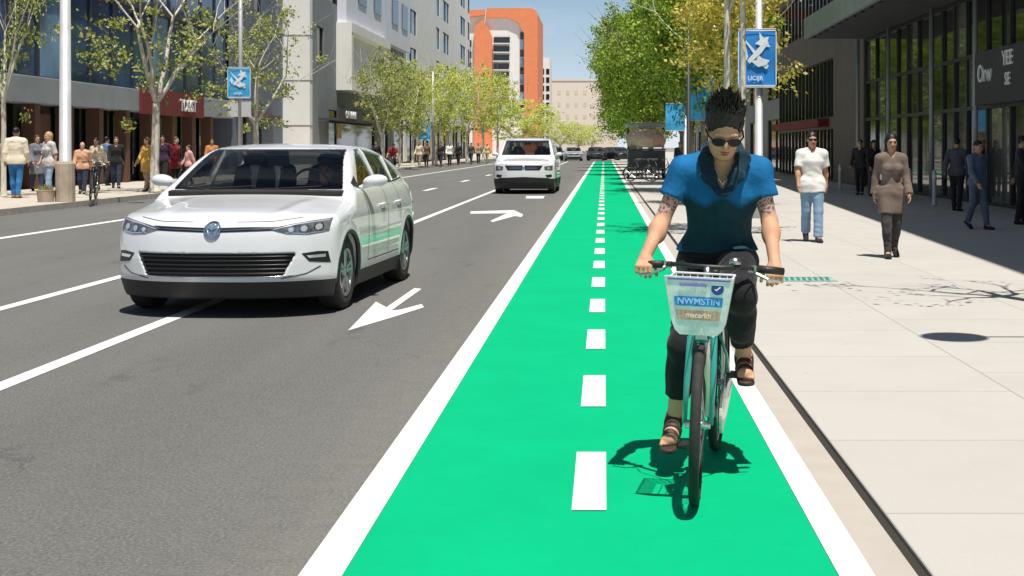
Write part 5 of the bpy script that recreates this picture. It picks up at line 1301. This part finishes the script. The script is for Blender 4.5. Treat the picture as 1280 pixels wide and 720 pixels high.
edge = k.math('ADD', k.math('ADD', lob, 1.245), k.math('MULTIPLY', k.math('SUBTRACT', k.noise(vec, 20, 3), .5), .03))
body_ = k.math('LESS_THAN', ax_, .185); dark = k.math('MULTIPLY', k.math('MULTIPLY', k.math('SUBTRACT', k.math('ADD', edge, .015), sx.outputs[2]), 28.0, True), body_)  # shade below the chest, put into the shirt colour as dark teal
f = k.noise(vec, 8, 4); blue = k.ramp(f, [(.3,(.004,.10,.25)),(.7,(.006,.155,.37))]); shade_tl = k.ramp(f, [(.3,(.004,.028,.045)),(.7,(.006,.05,.07))])
k.l(k.mix(dark, blue, shade_tl), k.p.inputs['Base Color']); k.p.inputs['Roughness'].default_value = .8; k.p.inputs['Specular IOR Level'].default_value = .25
k.bump(k.math('ADD', k.noise(vec, 13, 3), k.math('MULTIPLY', k.noise(vec, 420, 1), .08)), .5, .022)
M_COLLAR = cloth_mat('cloth_dark_teal_collar', (.004,.026,.042)); M_LEG = cloth_mat('cloth_black_leggings', (.010,.010,.012), .2); M_SANDAL = M('brown_sandal_leather', (.045,.022,.015), .6, bump=.2)
nk = J['neck']; vb = V3(-.0,-.125,1.285)
front = lambda z: -.0
ncut = [RC(nk+V3(0,-.05,.05), nk+V3(0,-.10,.0), .075, .070, .006, None, None, True), RC(nk+V3(0,-.10,.0), V3(.005,nk[1]-.105,1.31), .072, .014, .006, (1,1.6,1), None, True)]
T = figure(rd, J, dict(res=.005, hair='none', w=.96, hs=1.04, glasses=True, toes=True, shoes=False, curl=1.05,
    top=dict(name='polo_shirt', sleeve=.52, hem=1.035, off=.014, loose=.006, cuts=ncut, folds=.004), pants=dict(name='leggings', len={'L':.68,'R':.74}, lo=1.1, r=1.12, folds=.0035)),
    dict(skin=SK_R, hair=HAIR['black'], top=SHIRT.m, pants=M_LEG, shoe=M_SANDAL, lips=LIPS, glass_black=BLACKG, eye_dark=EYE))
# collar flaps and button placket
q = []
for sg in (-1,1):
    a = nk+V3(sg*.075,.03,.035); b = nk+V3(sg*.088,-.07,-.005); c = V3(.004+sg*.050,nk[1]-.135,1.385); d = V3(.004+sg*.012,nk[1]-.150,1.305)
    c = V3(.004+sg*.064,nk[1]-.128,1.385); d = V3(.004+sg*.016,nk[1]-.146,1.300); q += [RC(nk+V3(0,.075,.03), a, .022, .024, .01, (1,.8,1.6)), RC(a, b, .025, .028, .012, (1.1,.8,1.5)), RC(b, c, .030, .028, .012, (1.2,.42,1)), RC(c, d, .027, .013, .012, (1.2,.36,1))]
obj('collar', sdf_mesh(q, .005, folds=.001, fscale=2), M_COLLAR, rd)
nc = MB(); nc.tube([V3(-.05,nk[1]-.085,1.44),V3(-.025,nk[1]-.118,1.385),V3(.004,nk[1]-.132,1.345),V3(.030,nk[1]-.118,1.385),V3(.055,nk[1]-.085,1.44)], .0022, 6); nc.build('necklace', M_CHROME, rd, smooth=True)
# hair: cap plus upright locks
Rh = J['Rh']; hs = 1.07; nn = Rh@V3(0,-.82,-.50); pt = T(0,-.070,.060)
obj('hair', sdf_mesh([EL(T(0,.018,.048), V3(.084,.100,.092)*hs, Rh, 0, [(pt, nn)]), EL(T(0,.012,.100), V3(.074,.080,.060)*hs, Rh, .03, [(pt, nn)])], .0055, folds=.005, fscale=5), HAIR['black'], rd)
lk = MB(); rr = random.Random(5)
for i in range(900):
    u = rr.uniform(0,1); a = rr.uniform(0,2*PI); el = math.acos(1-u*.95)
    dv = Vector((math.sin(el)*math.cos(a), math.sin(el)*math.sin(a), math.cos(el)))
    if dv.y < -.1 and dv.z < .55: continue
    p = Vector((dv.x*.080, dv.y*.098+.018, dv.z*.104+.050))
    L_ = rr.uniform(.016,.036)*(.65+.55*max(0,dv.z))*(1.25 if dv.y < .3 else .9)
    d1 = (dv*.55+Vector((rr.uniform(-.25,.25), rr.uniform(-.1,.35), .95))).normalized(); d2 = (d1+Vector((rr.uniform(-.45,.45), rr.uniform(-.35,.45), rr.uniform(-.1,.3)))).normalized()
    P_ = [p-dv*.012, p+d1*L_*.5, p+d1*L_*.5+d2*L_*.65]
    lk.tube([Vector(T(*v)) for v in P_], [.0080,.0060,.0010], 5, False)
lk.build('hair_locks', HAIR['black'], rd, smooth=True)
# sandals: sole plus straps around each foot
for n in 'LR':
    an, toe = J['an'+n], J['toe'+n]; d = toe-an; h = an+V3(0,.035,-.045) if abs(d[2]) < .09 else an+V3(0,.045,-.02); dn = (toe-h)/np.linalg.norm(toe-h)
    up = np.array([0,0,1.])-dn*dn[2]; up /= np.linalg.norm(up)
    sole = [RC(h-up*.030-dn*.015, toe+dn*.042-up*.030, .036, .040, .0, (1,1,1), [(h-up*.018, up),(h-up*.040, -up)])]
    obj('sandal_sole', sdf_mesh(sole, .005), M_SANDAL, rd)
    st = []
    for t0, w_ in ((.40,.013),(.66,.012),(.92,.013)):
        c0 = h+(toe-h)*t0; cl = [(c0+dn*w_, dn),(c0-dn*w_, -dn)]
        st += [RC(an, toe, .0415, .0325, .0, (1.15,1,.95), cl), RC(h, toe, .036, .0335, .0, (1.2,1,.85), cl)]
    u_ = (J['kn'+n]-an)/np.linalg.norm(J['kn'+n]-an); st.append(RC(an-u_*.02, an+u_*.05, .043, .041, .0, None, [(an+u_*.028,u_),(an+u_*.004,-u_)]))
    obj('sandal_straps', sdf_mesh(st, .004), M_SANDAL, rd)

# ------------------------------------------------------------------ pedestrians
R_P = 'people walking on the right pavement'
person(1015,302,20.9,.022,'man in a white t-shirt, sunglasses and faded blue jeans walking on the sunny pavement',1.74,0,'tan',('short','black'),('white_tee',(.78,.76,.72)),('faded_jeans',(.20,.31,.44)),('black_shoe',(.02,.02,.02)),.30,.12,1,.008,None,glasses=True,top_o=dict(name='t_shirt',sleeve=.72,hem=.80,off=.018,loose=.008),w=.97,pants_o=dict(name='jeans',r=1.12,lo=1.8))
person(1114,322,17.9,.022,'woman in a taupe tunic, dark leggings and tall black boots walking on the sunny pavement',1.68,.0,'tan',('mid','black'),('taupe_tunic',(.17,.125,.10)),('charcoal_leggings',(.05,.045,.045)),('black_boot',(.015,.015,.015)),.26,.1,-1,.008,None,female=True,boots=True,w=.88,top_o=dict(name='tunic',r=.95,sleeve=1.5,hem=.64,flare=.0,off=.012,loose=.016),pants_o=dict(name='leggings',r=.95,lo=1.05))
person(1222,287,24.1,.022,'person in a slate blue outfit walking in the building shade',1.62,.5,'tan',('short','black'),('slate',(.10,.13,.20)),('slate_trousers',(.09,.11,.17)),res=.012,stride=.35)
person(1277,280,25.6,.022,'person in black standing at the right edge by the dark doorway',1.72,1.2,'tan',('short','black'),('black_top',(.02,.02,.022)),('black_trousers',(.02,.02,.022)),res=.014,stride=.1)
person(1196,262,31,.022,'dim person in grey standing before the dark shop windows',1.72,2.6,'tan',('short','black'),('dim_grey',(.08,.08,.085)),('black_trousers',(.02,.02,.022)),res=.016,stride=.1)
person(1092,240,40,.022,'person in dark clothes at the far end of the dark windows',1.72,.2,'tan',('mid','black'),('black_top',(.02,.02,.022)),('dim_grey',(.08,.08,.085)),res=.018,stride=.2,female=True)
person(1075,238,41.5,.022,'person in a dark coat beside the taupe wall end',1.74,-.4,'light',('short','brown'),('dark_coat',(.04,.035,.04)),('black_trousers',(.02,.02,.022)),res=.018,stride=.1)
person(850,212,60,.022,'person in a dark jacket standing beside the vendor cart',1.75,0,'tan',('short','black'),('dark_coat',(.04,.035,.04)),('black_trousers',(.02,.02,.022)),res=.02,stride=.1)
L_P = 'people on the left pavement'
def lp(px, y, lab, *a, **k): return person(px, 0, y, .15, lab, *a, group=None, **k)
lp(20,35.5,'man in a cream jacket and bright blue jeans seen from behind on the left pavement',1.90,PI+.1,'tan',('short','black'),('cream_jacket',(.72,.64,.50)),('bright_blue_jeans',(.03,.17,.42)),('tan_shoe',(.25,.15,.08)),.14,.1,1,.011,w=1.12,top_o=dict(name='jacket',sleeve=1.5,hem=.86,off=.03,loose=.01))
lp(-3,37.5,'person in a beige top cut by the left picture edge',1.72,PI,'tan',('short','black'),('beige_top',(.40,.32,.24)),('black_trousers',(.02,.02,.022)),stride=.1)
lp(61,37.0,'blond woman in a pale grey top and light jeans carrying a dark bag',1.80,-.6,'light',('mid','blond'),('pale_grey',(.52,.50,.50)),('light_jeans',(.30,.42,.58)),('tan_shoe',(.25,.15,.08)),.2,.1,1,.012,female=True,top_o=dict(name='blouse',sleeve=.9,hem=.82,off=.02))
lp(46,41,'person with a long grey coat half hidden behind the blond woman',1.75,.8,'light',('long','brown'),('grey_coat',(.16,.17,.21)),('navy_trousers',(.03,.04,.08)),female=True,top_o=dict(name='coat',sleeve=1.5,hem=.55,flare=.03))
lp(103,38.5,'bald man in a peach shirt and dark trousers right of the near lamp post',1.52,.2,'light',('none','black'),('peach_shirt',(.62,.34,.22)),('navy_trousers',(.03,.04,.08)),stride=.2,res=.013)
lp(121,39.6,'woman in a cream top and black trousers walking by the brown piers',1.66,-.2,'tan',('short','brown'),('cream_top',(.66,.56,.40)),('black_trousers',(.02,.02,.022)),stride=.35,res=.013,female=True)
lp(133,47,'person in a blue striped shirt near the shopfront',1.75,2.8,'tan',('short','black'),('blue_shirt',(.12,.2,.38)),('black_trousers',(.02,.02,.022)))
lp(145,44,'person in a black jacket near the shopfront',1.72,.4,'light',('short','brown'),('black_top',(.02,.02,.022)),('navy_trousers',(.03,.04,.08)))
lp(184,41,'person in a mustard yellow coat by the pale tree trunk',1.68,-.4,'tan',('mid','brown'),('mustard_coat',(.60,.38,.08)),('tan_trousers',(.40,.30,.20)),female=True,res=.013,top_o=dict(name='coat',sleeve=1.5,hem=.66,flare=.02))
lp(203,47.5,'person in dark purple clothes right of the pale tree trunk',1.80,.3,'tan',('short','black'),('dark_purple',(.04,.02,.05)),('black_trousers',(.02,.02,.022)))
lp(219,43,'person in a deep red jacket beyond the car mirror',1.72,1.4,'light',('short','brown'),('deep_red',(.28,.02,.03)),('black_trousers',(.02,.02,.022)),top_o=dict(name='jacket',sleeve=1.5,hem=.7,off=.025))
lp(236,46,'small person in a pink shirt just above the car bonnet line',1.45,-.9,'light',('short','brown'),('pink_shirt',(.62,.33,.32)),('navy_trousers',(.03,.04,.08)))
lp(265,52,'person in an orange shirt glimpsed above the car windscreen corner',1.70,.2,'tan',('short','brown'),('orange_shirt',(.5,.2,.08)),('navy_trousers',(.03,.04,.08)))
for px, y, lab, tc_, pc_, hc in [(470,74,'person in a black top and red scarf left of the red shirted cyclist',('black_top',(.02,.02,.022)),('black_trousers',(.02,.02,.022)),'black'),
    (524,86,'person in a pale cream coat right of the red shirted cyclist',('cream_top',(.66,.56,.40)),('tan_trousers',(.40,.30,.20)),'brown'),
    (533,92,'person in a brown jacket beneath the small banner',('brown_jacket',(.18,.09,.05)),('black_trousers',(.02,.02,.022)),'black'),
    (551,90,'person in a dark jacket in the distant crowd, left',('dark_coat',(.04,.035,.04)),('navy_trousers',(.03,.04,.08)),'black'),
    (562,96,'person in a white shirt in the distant crowd, left of centre',('white_tee',(.78,.76,.72)),('black_trousers',(.02,.02,.022)),'brown'),
    (573,101,'person in black in the middle of the distant crowd',('black_top',(.02,.02,.022)),('black_trousers',(.02,.02,.022)),'black'),
    (589,104,'person in grey in the distant crowd, right of centre',('dim_grey',(.08,.08,.085)),('navy_trousers',(.03,.04,.08)),'black'),
    (598,108,'person in a tan coat in the distant crowd',('tan_trousers',(.40,.30,.20)),('black_trousers',(.02,.02,.022)),'brown'),
    (609,112,'person in pale yellow at the right of the distant crowd',('pale_yellow',(.62,.52,.28)),('tan_trousers',(.40,.30,.20)),'blond')]:
    lp(px, y, lab, 1.72, random.uniform(-.5,.5), 'tan', ('short',hc), tc_, pc_, res=.024, stride=.3)
# parked bicycles and one more cyclist share the simple bicycle
b2 = thing('bicycle', 'dark bicycle leaning by the tan base of the near left lamp post', 'bicycle', (-13.28,34.3,.15), rot=(0,math.radians(4),math.radians(14)))
bicycle(b2, M_DARKF, False, basket=False)
for (x,y,z,rz,lab) in ((1.62,57.5,.022,1.2,'parked dark bicycle in front of the vendor cart, left'),(2.5,58.5,.022,1.7,'parked dark bicycle in front of the vendor cart, right'),(-11.7,73,0,.12,'dark bicycle ridden by the person in a red shirt')):
    c = copy_tree(b2); c.location = (x,y,z); c.rotation_euler = (0,math.radians(3 if x>0 else 0),rz); c['label'] = lab; c.name = 'bicycle'
J2 = cyclist_joints(); o2 = V3(.4725+.03,6.11,0)
for k_, v in list(J2.items()):
    if isinstance(v, np.ndarray) and v.shape == (3,) and k_ not in ('hdL','hdR','hnL','hnR','htL','htR'): J2[k_] = v-o2
r2 = thing('person', 'cyclist in a red shirt riding along the left kerb behind the white hatchback', 'person', (-11.7,73,0), .25)
figure(r2, J2, dict(res=.02, hair='short', curl=1.0, top=dict(sleeve=.7,hem=1.0,off=.02), pants=dict(len=1.0)), dict(skin=SKIN['tan'], hair=HAIR['black'], top=cloth('deep_red_shirt',(.30,.03,.04)), pants=cloth('dark_shorts',(.04,.03,.03)), shoe=cloth('white_shoe',(.5,.5,.5)), lips=LIPS, glass_black=BLACKG, eye_dark=EYE))
# planter stone by the lamp base
st = thing('planter', 'low tan stone planter beside the near left lamp post', 'planter', (-13.93,32.95,.15))
b = MB(); b.lathe([(0,0),(.30,0),(.36,.35),(.38,.40),(.33,.41),(.30,.34),(0,.33)], (0,0,0), 'z', 18); b.build('bowl', M_POLEB, st, smooth=False); st.scale = (.62,.62,.75)
lf = MB()
for i in range(160):
    a = rr.uniform(0,2*PI); q_ = rr.uniform(0,.28); p = Vector((q_*math.cos(a), q_*math.sin(a), .33)); tpp = p+Vector((math.cos(a)*.12, math.sin(a)*.12, rr.uniform(.1,.3))); sd = Vector((-math.sin(a),math.cos(a),0))*.018
    lf.add([p-sd,p+sd,tpp],[(0,1,2)])
lf.build('foliage', LEAF_S, st)
# driver of the near car
Jd = body_joints(1.72, 0, 0); lift = .93-.42
Jd['pelvis'] = V3(0,.0,.42); Jd['waist'] = V3(0,.05,.58); Jd['chest'] = V3(0,.11,.76); Jd['neck'] = V3(0,.13,.93); Jd['head'] = V3(0,.10,1.07)
for sg,n in ((-1,'L'),(1,'R')):
    Jd['hip'+n] = V3(sg*.09,-.02,.42); Jd['kn'+n] = V3(sg*.12,-.42,.52); Jd['an'+n] = V3(sg*.12,-.62,.18); Jd['toe'+n] = V3(sg*.12,-.75,.13)
    Jd['sh'+n] = V3(sg*.18,.12,.87); Jd['el'+n] = V3(sg*.24,-.08,.66); Jd['wr'+n] = V3(sg*.17,-.32,.74)
dl = Matrix.Rotation(yaw,3,'Z') @ Vector((.40,2.22,.25))
dr = thing('person', 'driver in a brown top behind the windscreen of the near white hatchback', 'person', (near_loc[0]+dl.x, near_loc[1]+dl.y, .20), yaw)
figure(dr, Jd, dict(res=.018, hair='short', top=dict(sleeve=1.5,hem=.40), pants=dict()), dict(skin=SKIN['tan'], hair=HAIR['brown'], top=cloth('driver_brown',(.22,.10,.06)), pants=cloth('navy_trousers',(.03,.04,.08)), shoe=cloth('dark',(.02,.02,.02)), lips=LIPS, glass_black=BLACKG, eye_dark=EYE))
